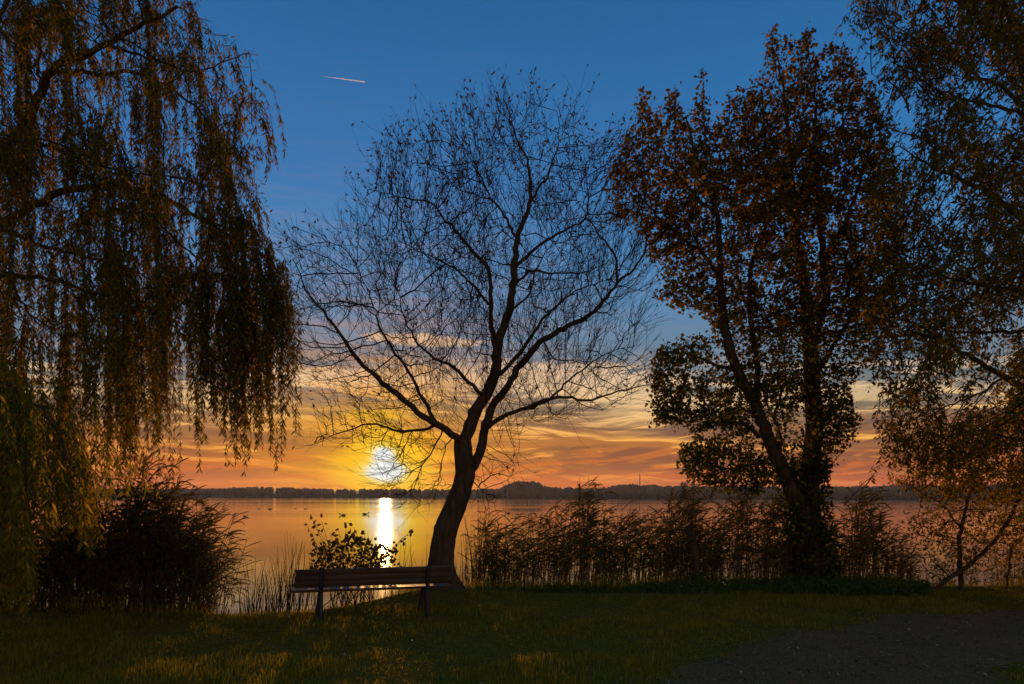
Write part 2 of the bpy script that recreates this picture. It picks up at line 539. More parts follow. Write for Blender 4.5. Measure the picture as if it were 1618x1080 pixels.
M['maple_leaf'] = two_tone_leaf('maple_leaf', [(0, (.04, .05, .010)), (.6, (.07, .065, .012)), (1, (.16, .11, .014))],
                                [(0, (.055, .045, .010)), (.4, (.095, .062, .012)), (.75, (.15, .076, .012)), (.92, (.24, .105, .012)), (1, (.34, .17, .014))], 3.0, 7.5, .46)
M['small_leaf'] = leaf_mat('small_leaf', [(0, (.05, .035, .014)), (1, (.11, .06, .016))], .3, 0)
M['reed_leaf'] = leaf_mat('reed_leaf', [(0, (.075, .054, .016)), (.5, (.13, .082, .022)), (1, (.09, .084, .02))], .28, 0)
M['reed_stem'] = leaf_mat('reed_stem', [(0, (.07, .048, .018)), (1, (.12, .082, .03))], .0, 0)
M['plume'] = leaf_mat('plume', [(0, (.08, .054, .03)), (1, (.12, .08, .045))], .3, 0)
M['rush'] = leaf_mat('rush', [(0, (.035, .032, .012)), (1, (.06, .045, .016))], .1, 0)
M['shrub_leaf'] = leaf_mat('shrub_leaf', [(0, (.05, .045, .012)), (1, (.10, .06, .014))], .35, 0)
M['herb'] = leaf_mat('herb', [(0, (.06, .09, .013)), (.6, (.09, .115, .016)), (1, (.14, .12, .018))], .4, 0)
M['ivy'] = leaf_mat('ivy', [(0, (.035, .045, .010)), (.7, (.065, .06, .012)), (1, (.22, .16, .016))], .4, 0)
M['grass'] = leaf_mat('grass', [(0, (.18, .155, .008)), (.45, (.28, .20, .010)), (.8, (.36, .22, .015)), (1, (.46, .29, .05))], .45, 0)
M['litter'] = leaf_mat('litter', [(0, (.06, .03, .012)), (.55, (.16, .08, .028)), (.9, (.28, .15, .055)), (1, (.5, .36, .22))], .2, .02, .35)
M['soil'] = rough_mat('soil', [(0.3, (.09, .052, .008)), (0.7, (.21, .115, .017))], 9, 0.95, 0.6, 0.02, spec=0.0)
M['gravel'] = rough_mat('gravel', [(0.30, (.10, .043, .013)), (0.5, (.19, .086, .028)), (0.70, (.31, .15, .055))], 48, 0.9, 0.35, 0.008, detail=8, spec=0.0)
M['pebble'] = leaf_mat('pebble', [(0, (.10, .06, .026)), (.7, (.24, .145, .06)), (.97, (.22, .15, .085)), (1, (.5, .4, .3))], 0.0, 0.06, .4)
M['bench_wood'] = rough_mat('bench_wood', [(0.3, (.06, .026, .010)), (0.7, (.15, .07, .028))], 16, 0.55, 0.5, 0.006, (.12, 1, 1), spec=.2)
M['bench_frame'] = rough_mat('bench_frame', [(0.3, (.03, .022, .018)), (0.7, (.055, .04, .03))], 20, 0.6, 0.3, 0.003)
M['far_tree'] = rough_mat('far_tree', [(0.3, (.03, .026, .016)), (0.7, (.075, .058, .034))], .5, 0.95, 0.4, 0.5)
M['far_land'] = rough_mat('far_land', [(0.3, (.03, .032, .016)), (0.7, (.07, .065, .03))], .05, 0.95, 0.1)
M['duck'] = rough_mat('duck', [(0.3, (.02, .018, .016)), (0.7, (.07, .055, .045))], 12, 0.7, 0.1)
M['metal'] = rough_mat('metal', [(0.3, (.16, .16, .17)), (0.7, (.24, .24, .25))], 2, 0.6, 0.1)


def water_mat():
    m, nt, out = new_mat('lake_water')
    tc = nt.nodes.new('ShaderNodeTexCoord')
    mp = nt.nodes.new('ShaderNodeMapping'); mp.inputs['Scale'].default_value = (0.60, 1.6, 1)
    nt.links.new(tc.outputs['Object'], mp.inputs[0])
    a = noise(nt, mp.outputs[0], 1.7, 3, .5)
    mp2 = nt.nodes.new('ShaderNodeMapping'); mp2.inputs['Scale'].default_value = (0.012, 0.05, 1)
    nt.links.new(tc.outputs['Object'], mp2.inputs[0])
    big = noise(nt, mp2.outputs[0], 1.0, 3, .5)
    h = a * (big.step(.35, .65) * 0.8 + 0.25)
    b = nt.nodes.new('ShaderNodeBump'); b.inputs['Strength'].default_value = 0.15; b.inputs['Distance'].default_value = 0.06
    nt.links.new(h.s, b.inputs['Height'])
    p = nt.nodes.new('ShaderNodeBsdfPrincipled')
    p.inputs['Base Color'].default_value = (.018, .022, .02, 1)
    p.inputs['IOR'].default_value = 1.333
    nt.links.new((big.step(.3, .7) * 0.04 + 0.045).s, p.inputs['Roughness'])
    nt.links.new(b.outputs[0], p.inputs['Normal'])
    nt.links.new(p.outputs[0], out.inputs[0])
    return m


M['water'] = water_mat()

# ------------------------------------------------------------------ ground, lake, path
WATER_Z = -0.35
SHX = np.array([-2000, -60, -14, -8, -4.6, -3.6, -3.0, -2.5, -2.0, -1.2, 0, 3, 6, 9, 14, 60, 2000.])
SHY = np.array([60, 12.5, 11.2, 10.5, 10.0, 9.95, 10.15, 10.8, 11.7, 12.5, 12.75, 13.0, 13.2, 13.3, 13.6, 16, 80.])


def shore(X): return np.interp(X, SHX, SHY) + 0.22 * (vn(X, 0 * np.asarray(X), 1.1, 4) - .5)


def ground_h(X, Y):
    s = shore(X) - Y
    lawn = 0.07 * (vn(X, Y, .55, 1) - .5) + 0.05 * (vn(X, Y, 1.7, 2) - .5)
    mound = 0.10 * np.exp(-(((X + 1.15) / .7) ** 2 + ((Y - 12.0) / .6) ** 2))
    return lawn * sstep(-.5, 1.0, s) + mound - 0.62 * (1 - sstep(-.40, .06, s)) - 0.9 * (1 - sstep(-5, -.3, s))


def grid_axis(lo, hi, a, b, step, grow_=1.35):
    v = list(np.arange(a, b + 1e-6, step)); d = step
    while v[-1] < hi: d *= grow_; v.append(min(hi, v[-1] + d))
    d = step
    while v[0] > lo: d *= grow_; v.insert(0, max(lo, v[0] - d))
    return np.array(v)


def sheet(xs, ys, fz):
    X, Y = np.meshgrid(xs, ys); Z = fz(X, Y)
    V = np.stack([X, Y, Z], -1).reshape(-1, 3); nx = len(xs)
    i, j = np.meshgrid(np.arange(len(ys) - 1), np.arange(nx - 1), indexing='ij')
    a = (i * nx + j).ravel()
    return V, np.stack([a, a + 1, a + nx + 1, a + nx], -1)


V, Fq = sheet(grid_axis(-1900, 1900, -13, 13, .1), grid_axis(-180, 960, -1, 15, .1), ground_h)
g = obj('ground', mesh_np('ground', V, Fq, True), M['soil'])
tag(g, 'grassy lake bank under the trees', None, None, 'structure')
xs = grid_axis(-1900, 1900, -60, 60, 4); ys = grid_axis(8, 1060, 8, 120, 2)
w = obj('lake_water', mesh_np('lake_water', *sheet(xs, ys, lambda X, Y: 0 * X + WATER_Z), True), M['water'])
tag(w, 'calm lake mirroring the orange sunset sky', None, None, 'structure')

PATH_L = [(-1.5, -3), (-1.1, 0), (-.5, 2.4), (.2, 4.2), (1.0, 6.05), (1.6, 6.75), (2.4, 7.7), (3.5, 8.6), (4.7, 9.4), (5.9, 9.95), (8.0, 10.6), (12, 11.3)]
PATH_R = [(1.5, -3), (1.7, 0), (2.2, 2.4), (3.0, 4.4), (4.2, 6.05), (5.1, 6.75), (6.0, 7.4), (7.0, 8.0), (8.2, 8.6), (9.3, 9.0), (11, 9.3), (14, 9.7)]
PATH_POLY = PATH_L + PATH_R[::-1]
L = catmull(np.array([(a, b, 0) for a, b in PATH_L]), .15); R = catmull(np.array([(a, b, 0) for a, b in PATH_R]), .15)
kk = np.linspace(0, 1, 170)
rs = lambda A: np.stack([np.interp(kk, np.linspace(0, 1, len(A)), A[:, i]) for i in range(2)], -1)
L, R = rs(L), rs(R)
u = np.linspace(0, 1, 46)[None, :, None]
XY = L[:, None, :] * (1 - u) + R[:, None, :] * u
XY = XY + (np.stack([vn(XY[..., 0], XY[..., 1], 2.2, 31), vn(XY[..., 0], XY[..., 1], 2.2, 32)], -1) - .5) * .8 * (np.abs(u - .5) * 2) ** 6
Z = ground_h(XY[..., 0], XY[..., 1]) + 0.014 + 0.012 * (vn(XY[..., 0], XY[..., 1], 1.3, 8) - .5)
Z -= .03 * ((np.abs(u[..., 0] - .5) * 2) ** 10)
V = np.concatenate([XY, Z[..., None]], -1).reshape(-1, 3)
i, j = np.meshgrid(np.arange(169), np.arange(45), indexing='ij'); a = (i * 46 + j).ravel()
o = obj('gravel_path', mesh_np('gravel_path', V, np.stack([a, a + 1, a + 47, a + 46], -1), True), M['gravel'])
tag(o, 'dark gravel path curving through the grass', None, None, 'structure')


def path_in(X, Y):
    x = X + (vn(X, Y, 2.0, 21) - .5) * .5; y = Y + (vn(X, Y, 2.0, 22) - .5) * .5
    ins = inpoly(x, y, PATH_POLY); d = edgedist(x, y, PATH_POLY)
    return np.where(ins, d, -d)                       # metres inside the path


# pebbles and fallen leaves
def lump(n, size):
    ico = np.array([[0, 0, 1], [.9, 0, .3], [.28, .85, .3], [-.73, .53, .3], [-.73, -.53, .3], [.28, -.85, .3], [0, 0, -.4]])
    fc = np.array([[0, 1, 2], [0, 2, 3], [0, 3, 4], [0, 4, 5], [0, 5, 1], [6, 2, 1], [6, 3, 2], [6, 4, 3], [6, 5, 4], [6, 1, 5]])
    k = 0.7 + .6 * rng.random((n, 7, 1))
    a = rng.uniform(0, 6.28, n); c, s = np.cos(a), np.sin(a)
    v = ico[None] * k * np.array([1, 1, .6])
    v = np.stack([v[..., 0] * c[:, None] - v[..., 1] * s[:, None], v[..., 0] * s[:, None] + v[..., 1] * c[:, None], v[..., 2]], -1) * size[:, None, None]
    return v, fc


n = 15000
X = rng.uniform(-1, 11, n); Y = 3.5 + 8 * rng.random(n) ** 1.1
m = path_in(X, Y) > -.05 + .15 * rng.random(n); X, Y = X[m], Y[m]
v, fc = lump(len(X), .003 + .020 * rng.random(len(X)) ** 4)
v = v + np.stack([X, Y, ground_h(X, Y) + .014], -1)[:, None, :]
o = obj('pebbles', mesh_np('pebbles', v.reshape(-1, 3), (fc[None] + (np.arange(len(X)) * 7)[:, None, None]).reshape(-1, 3), True), M['pebble'], None, 'stuff')
tag(o, 'small pale pebbles scattered over the gravel path', 'pebbles')
n = 15000
X = rng.uniform(-9, 11, n); Y = rng.uniform(4.5, 12.3, n)
pi = path_in(X, Y); m = (Y < shore(X) - .2) & ((pi > -.2) | (rng.random(n) < .12)); X, Y, pi = X[m], Y[m], pi[m]
tip = np.stack([rng.normal(size=len(X)), rng.normal(size=len(X)), .25 * rng.normal(size=len(X))], -1)
pos = np.stack([X, Y, ground_h(X, Y) + np.where(pi > 0, .028, .05 + .04 * rng.random(len(X)))], -1)
sp = np.stack([.35 * rng.normal(size=len(X)), .35 * rng.normal(size=len(X)), np.ones(len(X))], -1)
o = obj('fallen_leaves', mesh_np('fallen_leaves', *leaves(pos, tip, .02 + .05 * rng.random(len(X)), LEAF_OVAL, sp)), M['litter'], None, 'stuff')
tag(o, 'brown fallen leaves strewn over path and lawn', 'leaves')


# grass blades
def blades(X, Y, h, wd, lean):
    n = len(X); th = rng.uniform(0, 6.283, n); z = ground_h(X, Y) - .01
    dx, dy = np.cos(th), np.sin(th); lx, ly = lean * np.cos(th + 1.57) , lean * np.sin(th + 1.57)
    b = np.stack([X, Y, z], -1); s = np.stack([dx, dy, 0 * dx], -1) * (wd / 2)[:, None]
    mid = b + np.stack([lx * .35 * h, ly * .35 * h, .62 * h], -1); tp = b + np.stack([lx * h, ly * h, h * (1 - .25 * np.abs(lean))], -1)
    V = np.stack([b - s, b + s, mid + s * .75, mid - s * .75, tp], 1).reshape(-1, 3)
    f = np.array([[0, 1, 2], [0, 2, 3], [3, 2, 4]])
    return V, (f[None] + (np.arange(n) * 5)[:, None, None]).reshape(-1, 3)


def grass_field(n, x0, x1, y0, y1, pw=1.0):
    Y = y0 + (y1 - y0) * rng.random(n) ** pw; half = 0.82 * Y + .8
    X = np.clip(rng.uniform(-1, 1, n) * half, x0, x1)
    pi = path_in(X, Y)
    t = vn(X, Y, .9, 5) * .6 + vn(X, Y, 3.3, 6) * .4
    m = (Y < shore(X) - .02) & (pi < .22 - .55 * rng.random(n) ** 2 + .6 * (vn(X, Y, 4, 9) - .5) + .35 * (vn(X, Y, 1.4, 19) - .5)) & (rng.random(n) < (.35 + .9 * t) * (1 - .6 * np.exp(-(((X + 1.9) / 1.1) ** 2 + ((Y - 10.0) / .5) ** 2))))
    return X[m], Y[m], t[m]


X, Y, t = grass_field(235000, -12, 13, 4.6, 13.3, 1.15)
h = (.025 + .055 * rng.random(len(X)) ** 1.5) * (.45 + 1.35 * sstep(.25, .8, t))
tall = rng.random(len(X)) < .015 * (t > .5); h = np.where(tall, h * 1.7, h)
VF = blades(X, Y, h, .004 + .004 * rng.random(len(X)), rng.normal(0, .75, len(X)))
o = obj('grass', mesh_np('grass', *VF), M['grass'], None, 'stuff')
tag(o, 'rough green lawn along the bank', 'grass')

# ------------------------------------------------------------------ far shore
def far_h(X, Y): return -2 + 3.2 * sstep(975, 1012, Y + 14 * (vn(X, X * 0, .012, 3) - .5)) + 5.5 * sstep(1010, 1060, Y) + 8 * sstep(1100, 1700, Y) * (.4 + vn(X, Y, .004, 6))


V, Fq = sheet(np.linspace(-1900, 1900, 240), np.concatenate([np.linspace(970, 1060, 24), np.linspace(1080, 2000, 20)]), far_h)
tag(obj('far_shore', mesh_np('far_shore', V, Fq, True), M['far_land']), 'low far bank across the lake', None, None, 'structure')


def ico_sphere(sub):
    import bmesh
    bm = bmesh.new(); bmesh.ops.create_icosphere(bm, subdivisions=sub, radius=1.0)
    v = np.array([q.co[:] for q in bm.verts]); f = np.array([[q.index for q in p.verts] for p in bm.faces]); bm.free()
    return v, f


ICO2 = ico_sphere(2); ICO3 = ico_sphere(3)


def crowns(pos, rx, rz, tm=ICO2, amp=.35):
    n = len(pos); v, f = tm
    d = 1 + amp * (rng.random((n, len(v), 1)) - .5) * 1.6
    V = v[None] * d * np.stack([rx, rx, rz], -1)[:, None, :] + pos[:, None, :]
    return V.reshape(-1, 3), (f[None] + (np.arange(n) * len(v))[:, None, None]).reshape(-1, 3)


TLX = [-400, 150, 300, 395, 520, 700, 785, 880, 905, 950, 975, 1000, 1060, 1150, 1300, 1430, 1618, 2000]
TLY = [770, 771, 771.5, 768.5, 771.5, 772, 772, 768.5, 770, 770.5, 766, 765, 767, 769, 768.5, 766, 765, 762]
n = 1300
px = rng.uniform(-300, 1920, n); D = 985 + 130 * rng.random(n) ** 1.5
top = np.interp(px, TLX, TLY) + np.abs(rng.normal(0, .7, n)) + .2 - 1.0 * (vn(px, 0 * px, .06, 9) - .5)
tp = Pv(px, top, D); zt = np.maximum(tp[:, 2], 6); gh = far_h(tp[:, 0], D)
rz = np.maximum((zt - gh) * .5, 2.5); rx = rz * rng.uniform(.5, .8, n)
pos = np.stack([tp[:, 0], D, zt - rz], -1)
o = obj('far_wood', mesh_np('far_wood', *crowns(pos, rx, rz), True), M['far_tree'], None, 'stuff')
tag(o, 'long dark belt of woods along the far shore', 'woods')
n = 70
px = rng.uniform(792, 872, n); D = 960 + 50 * rng.random(n)
top = 772.5 - 11.5 * np.clip(1 - ((px - 829) / 41) ** 2, 0, 1) ** .9 + np.abs(rng.normal(0, 1.3, n)) - .5
tp = Pv(px, top, D); rz = np.maximum((tp[:, 2]) * .5, 3); pos = np.stack([tp[:, 0], D, tp[:, 2] - rz], -1)
o = obj('wooded_knoll', mesh_np('wooded_knoll', *crowns(pos, rz * .5, rz), True), M['far_tree'], None, 'stuff')
tag(o, 'dark rounded knoll of trees on the far shore, right of the leaning trunk', 'woods')


def far_tree(px, top, wpx, D, label):
    p = P(px, top, D); gz = float(far_h(np.array(p[0]), np.array(D)))
    t = thing('far_tree', label, 'tree', (p[0], D, gz), 'round trees above the far wood')
    hh = p[2] - gz; rr = wpx / F * D
    part('trunk', tube([[p[0], D, gz], [p[0] + .3, D, gz + hh * .45], [p[0], D, gz + hh * .75]], [.7, .5, .25], 8), M['bark'], t)
    k = 260; q = unit(rng.normal(size=(k, 3))) * (rng.random((k, 1)) ** .4) * np.array([rr, rr, hh * .34]); q[:, 2] = np.abs(q[:, 2]) * rng.choice([1, 1, -.6], k)
    part('crown', crowns(q + np.array([p[0], D, gz + hh * .64]), .5 + .6 * rng.random(k), .4 + .5 * rng.random(k), ico_sphere(1)), M['far_tree'], t, 'stuff')


far_tree(1001, 762.5, 14, 985, 'small round bare tree beside the mast on the far shore')
far_tree(1087, 759.5, 18, 985, 'larger round bare tree above the far wood, right of the mast')
far_tree(1443, 762, 16, 990, 'round tree above the far wood near the right willow')
mp_ = P(1011, 747, 1010); gz = float(far_h(np.array(mp_[0]), np.array(1010.)))
t = thing('radio_mast', 'thin pointed mast rising above the far wood', 'mast', (mp_[0], 1010, gz))
part('pole', tube([[mp_[0], 1010, gz], [mp_[0], 1010, gz + (mp_[2] - gz) * .55], [mp_[0], 1010, mp_[2]]], [1.2, .85, .5], 8), M['metal'], t)
for fr in (.62, .78):
    part('cross_arm', bx(mp_[0], 1010, gz + (mp_[2] - gz) * fr, 2.6, .5, .5), M['metal'], t, smooth=False)
part('base', bx(mp_[0], 1010, gz + 1.2, 4, 4, 3), M['far_land'], t, smooth=False)

# ducks on the lake
def duck_mesh():
    pts = np.array([[-.27, 0, .13], [-.20, 0, .10], [-.08, 0, .07], [.06, 0, .065], [.15, 0, .09], [.18, 0, .15], [.19, 0, .21], [.215, 0, .245], [.25, 0, .245], [.285, 0, .235], [.33, 0, .228]])
    r = np.array([.012, .05, .095, .10, .075, .042, .036, .042, .038, .018, .010])
    p = catmull(pts, .015); rr = np.interp(np.linspace(0, 1, len(p)), np.linspace(0, 1, len(r)), r)
    V, Fq = tube(p, rr, 10)
    return mesh_np('duck', V, Fq, True)


dm = duck_mesh(); dm.materials.append(M['duck'])
for x, y, rot, s, lab in ((388, 816, .4, 1.0, 'lone duck nearest the reed thicket on the open water'), (409, 804, 2.8, .9, 'small far duck, leftmost of the four in a row'),
                          (427, 804.4, .2, 1.25, 'larger duck, second from the left in the far row of four'), (467, 803.4, 3.0, .8, 'small duck, third from the left in the far row of four'),
                          (483, 804, .1, 1.0, 'duck at the right end of the far row of four'), (541, 814.3, 3.2, 1.5, 'dark duck above the round-leaved shrub'),
                          (578, 812.6, .1, 1.6, 'dark duck at the left edge of the sun reflection'), (802, 811, 3.3, 1.5, 'dark duck beside the reeds right of the leaning trunk')):
    y0 = CY + (x - CX) * ROLL; D = (H - WATER_Z) * F / (y - y0)
    p = P(x, y, D)
    o = obj('duck', dm, None); o.location = (p[0], D, WATER_Z); o.rotation_euler.z = rot; o.scale = (s, s, s * .7)
    tag(o, lab, 'duck', 'ducks resting on the lake')

# vapour trail of an airliner, high and far away
def contrail():
    m, nt, out = new_mat('vapour')
    tc = nt.nodes.new('ShaderNodeTexCoord'); sp = nt.nodes.new('ShaderNodeSeparateXYZ'); nt.links.new(tc.outputs['Generated'], sp.inputs[0])
    f = N(nt, sp.outputs[0]).step(0.0, .85)
    d = nt.nodes.new('ShaderNodeBsdfDiffuse'); d.inputs[0].default_value = (.95, .95, .97, 1)
    tl = nt.nodes.new('ShaderNodeBsdfTranslucent'); tl.inputs[0].default_value = (.95, .95, .97, 1)
    ad = nt.nodes.new('ShaderNodeMixShader'); ad.inputs[0].default_value = .5
    nt.links.new(d.outputs[0], ad.inputs[1]); nt.links.new(tl.outputs[0], ad.inputs[2])
    tr = nt.nodes.new('ShaderNodeBsdfTransparent'); mx = nt.nodes.new('ShaderNodeMixShader')
    nt.links.new((f * .97).s, mx.inputs[0]); nt.links.new(tr.outputs[0], mx.inputs[1]); nt.links.new(ad.outputs[0], mx.inputs[2])
    nt.links.new(mx.outputs[0], out.inputs[0])
    a, b = P(498, 118.5, 16300), P(576, 129, 15700)
    k = np.linspace(0, 1, 40)[:, None]; pts = a * (1 - k) + b * k
    V, Fq = tube(pts, (4 + 9 * np.linspace(0, 1, 40)) * (1 + .15 * rng.normal(size=40)), 8)
    o = obj('contrail', mesh_np('contrail', V, Fq, True), m)
    tag(o, 'short white vapour trail high in the blue sky', 'contrail')


contrail()

# ------------------------------------------------------------------ trees
def limb(pxs, r0, r1, Y0, dY, step=.10, jit=.012):
    """traced limb: photo points, radii at both ends (m), depth at both ends -> points, radii"""
    k = np.linspace(0, 1, len(pxs))
    pts = np.array([P(x, y, Y0 + dY * q) for (x, y), q in zip(pxs, k)])
    p = catmull(pts, step); n = len(p)
    p[1:-1] += rng.normal(0, jit, (n - 2, 3))
    return p, np.linspace(r0, r1, n) * (1 + .05 * rng.normal(size=n))


def trunk_mesh(pxs, rads, Y0, dY, base_z, flare=1.5, sides=22, step=.07):
    k = np.linspace(0, 1, len(pxs))
    pts = np.array([P(x, y, Y0 + dY * q) for (x, y), q in zip(pxs, k)]); pts[0, 2] = base_z
    n0 = len(pts); q = np.concatenate([pts, np.array(rads)[:, None]], 1)
    p = catmull(q, step); r = p[:, 3]; p = p[:, :3]
    r = r * (1 + (flare - 1) * np.exp(-(p[:, 2] - base_z) / .22))
    V, Fq = tube(p, r, sides)
    c = np.repeat(p, sides, 0); d = V - c; an = np.arctan2(d[:, 1], d[:, 0])
    k = 1 + .10 * np.sin(an * 3 + 2) * np.exp(-(c[:, 2] - base_z) / .5) + .14 * (vn(an * 3, c[:, 2] * 2.2, 1, 17) - .5) + .08 * (vn(an * 6, c[:, 2] * 9, 1, 18) - .5)
    return c + d * k[:, None], Fq


def leaning_tree():
    YT = 12.0
    base = P(704, 930, YT); bz = float(ground_h(np.array(base[0]), np.array(YT))) - .12
    t = thing('leaning_tree', 'nearly bare tree with leaning forked trunk behind the bench', 'tree', (base[0], YT, bz))
    part('trunk', trunk_mesh([(704, 938), (697, 900), (699, 868), (706, 833), (720, 798), (731, 766), (735, 742), (732, 716), (731, 694)],
                             [.27, .225, .215, .205, .19, .18, .175, .165, .15], YT, 0, bz, 1.35), M['bark'], t)
    # burl on the left side of the trunk
    b = P(688, 835, YT); v, f = ICO3
    part('burl', (v * (1 + .3 * (rng.random((len(v), 1)) - .5)) * np.array([.06, .07, .09]) + b + np.array([.03, 0, 0]), f), M['bark'], t)
    S = []   # limbs: points, r0, r1, depth start offset, depth change
    S.append((limb([(731, 700), (737, 688), (750, 653), (768, 623), (781, 592), (785, 562), (789, 532), (802, 497), (809, 459), (813, 411), (817, 377), (826, 351), (837, 321), (837, 286), (833, 251), (818, 222), (808, 192)], .145, .012, YT, .5)))
    S.append((limb([(736, 768), (742, 751), (757, 716), (765, 679), (775, 650), (802, 610), (824, 575), (859, 536), (898, 515), (932, 497), (950, 481), (975, 446), (1001, 425), (1019, 394), (1023, 360)], .12, .014, YT + .06, 1.0)))
    S.append((limb([(733, 705), (722, 692), (703, 677), (677, 662), (642, 636), (612, 610), (582, 584), (560, 558), (530, 519), (504, 484), (478, 446), (462, 408)], .085, .008, YT - .05, -1.4)))
    S.append((limb([(690, 668), (677, 676), (651, 679), (625, 680), (603, 670), (573, 672), (538, 683), (497, 700)], .035, .006, YT - .25, -.7)))
    S.append((limb([(688, 666), (668, 627), (642, 580), (616, 545), (597, 506), (586, 468), (560, 415)], .045, .007, YT - .2, .9)))
    S.append((limb([(772, 631), (746, 610), (712, 575), (686, 567), (655, 532), (640, 503), (628, 460)], .05, .007, YT + .1, -1.1)))
    S.append((limb([(783, 548), (776, 506), (776, 446), (768, 420), (746, 394), (720, 364), (698, 342), (686, 321), (660, 316), (616, 308), (582, 299)], .06, .006, YT + .2, -1.0)))
    S.append((limb([(772, 480), (752, 455), (729, 433), (711, 420), (677, 403), (642, 390)], .035, .006, YT + .1, 1.2)))
    S.append((limb([(815, 373), (802, 347), (776, 312), (755, 269), (742, 232), (738, 206)], .035, .006, YT + .4, .8)))
    S.append((limb([(815, 420), (854, 386), (898, 360), (923, 347), (930, 312), (925, 260)], .042, .006, YT + .35, -.9)))
    S.append((limb([(975, 444), (971, 403), (954, 381), (928, 342), (905, 300)], .035, .006, YT + .85, .5)))
    S.append((limb([(813, 452), (837, 429), (880, 431), (928, 429), (965, 410)], .035, .006, YT + .3, 1.2)))
    S.append((limb([(790, 592), (828, 549), (854, 510), (872, 489), (911, 459), (958, 442)], .05, .007, YT + .2, -.8)))
    S.append((limb([(768, 682), (776, 670), (802, 653), (833, 644), (859, 631), (893, 627), (924, 634), (958, 623), (997, 614), (1032, 605)], .055, .006, YT + .1, -1.2)))
    S.append((limb([(833, 645), (867, 631), (898, 601), (924, 580), (958, 558), (1000, 548)], .032, .006, YT - .2, 1.0)))
    S.append((limb([(859, 540), (876, 567), (911, 571), (940, 580)], .02, .005, YT + .5, -.8)))
    S.append((limb([(837, 318), (862, 280), (880, 235), (884, 200), (880, 175)], .03, .005, YT + .45, -.6)))
    S.append((limb([(801, 500), (830, 470), (842, 440), (858, 405), (880, 380)], .03, .006, YT + .2, -1.3)))
    S.append((limb([(700, 676), (686, 706), (668, 735), (655, 765), (640, 792)], .02, .004, YT - .2, -.5)))
    S.append((limb([(652, 679), (640, 705), (636, 735), (625, 765)], .012, .004, YT - .5, -.3)))
    S.append((limb([(716, 688), (700, 712), (698, 742), (690, 772)], .014, .004, YT - .1, -.5)))
    S.append((limb([(740, 752), (756, 768), (768, 782), (772, 800), (775, 820)], .014, .004, YT - .1, -.2)))
    for p, r in S:
        part('limb', tube(p, r * .8, 12 if r[0] > .06 else 8), M['bark'], t)
    P0 = np.concatenate([p[2:] for p, r in S])
    poly = [(440, 372), (500, 370), (548, 350), (575, 300), (600, 252), (655, 214), (722, 194), (790, 158), (850, 158), (902, 184), (930, 222), (980, 215), (1003, 255), (1000, 330),
            (1025, 400), (1030, 470), (1022, 560), (1042, 608), (965, 652), (880, 672), (800, 690), (745, 668), (700, 700), (640, 760), (600, 700), (500, 712), (505, 640), (455, 570), (440, 470)]
    att = scatter_poly(poly, 9000, YT + .1, 2.3, .010, lambda x, y: np.where(x < 600, .5, .95) * np.clip(.22 + 1.1 * sstep(.2, .75, vn(x, y, .015, 33)), 0, 1))
    pos, par = grow(P0, att, .10, 1.0, .15, 70, (0, 0, .30), .05, 40000)
    low = scatter_poly([(560, 690), (700, 690), (712, 760), (690, 800), (620, 800), (600, 740)], 420, YT - .3, .5, .01)
    low2 = scatter_poly([(745, 700), (830, 690), (820, 740), (790, 800), (760, 830), (745, 780)], 200, YT - .1, .4, .01)
    pos2, par2 = grow(P0, np.concatenate([low, low2]), .07, 1.0, .10, 40, (.0, 0, -.35), .2)
    n0 = len(P0)
    par2 = np.where(par2 >= n0, par2 + len(pos) - n0, par2)
    pos = np.concatenate([pos, pos2[n0:]]); par = np.concatenate([par, par2[n0:]])
    rad, cnt = pipe_radii(par, n0, .0046, 2.5, .022)
    pos = smooth_twigs(pos, par, n0, 4)
    part('twigs', twig_mesh(pos, par, rad, n0), M['twig'], t, 'stuff')
    end = np.arange(n0, len(pos)); end = end[(rad[end] < .0085)]; hi = pos[end, 2] > 2.7
    end = end[rng.random(len(end)) < np.where(hi, .58, .15)]
    ctr = np.array([-.3, YT, 2.6])
    sm, p1, d1 = shoots(pos, par, end, ctr, .22, .62, .0040, .30, .55, .28)
    f = rng.integers(1, 4, (len(end), 3)); q1 = np.take_along_axis(p1, f[:, :, None], 1).reshape(-1, 3); dd = np.repeat(d1, 3, 0)
    both = np.concatenate([q1, q1 - dd * .1]); n1_ = len(q1)
    sm2, sp_, sd = shoots(both, np.arange(2 * n1_) + n1_, np.arange(n1_), ctr, .10, .34, .0027, .30, .40, .45)
    part('shoots', merge([sm, sm2]), M['twig'], t, 'stuff', False)
    f = rng.integers(1, 4, (n1_, 1)); q = np.take_along_axis(sp_, f[:, :, None], 1).reshape(-1, 3); d = sd
    z = q[:, 2]; pr = (.06 + 1.0 * sstep(5.2, 8.2, z) + .14 * (z < 2.6)) * (.25 + 1.3 * vn(q[:, 0], z, .9, 12))
    k = rng.random(len(q)) < pr; q, d = q[k], d[k]
    tip = d + rng.normal(0, .55, (len(q), 3)) + np.array([.1, 0, -.1])
    part('crown', leaves(q, tip, .05 + .055 * rng.random(len(q)), LEAF_OVAL), M['small_leaf'], t, 'stuff')


leaning_tree()


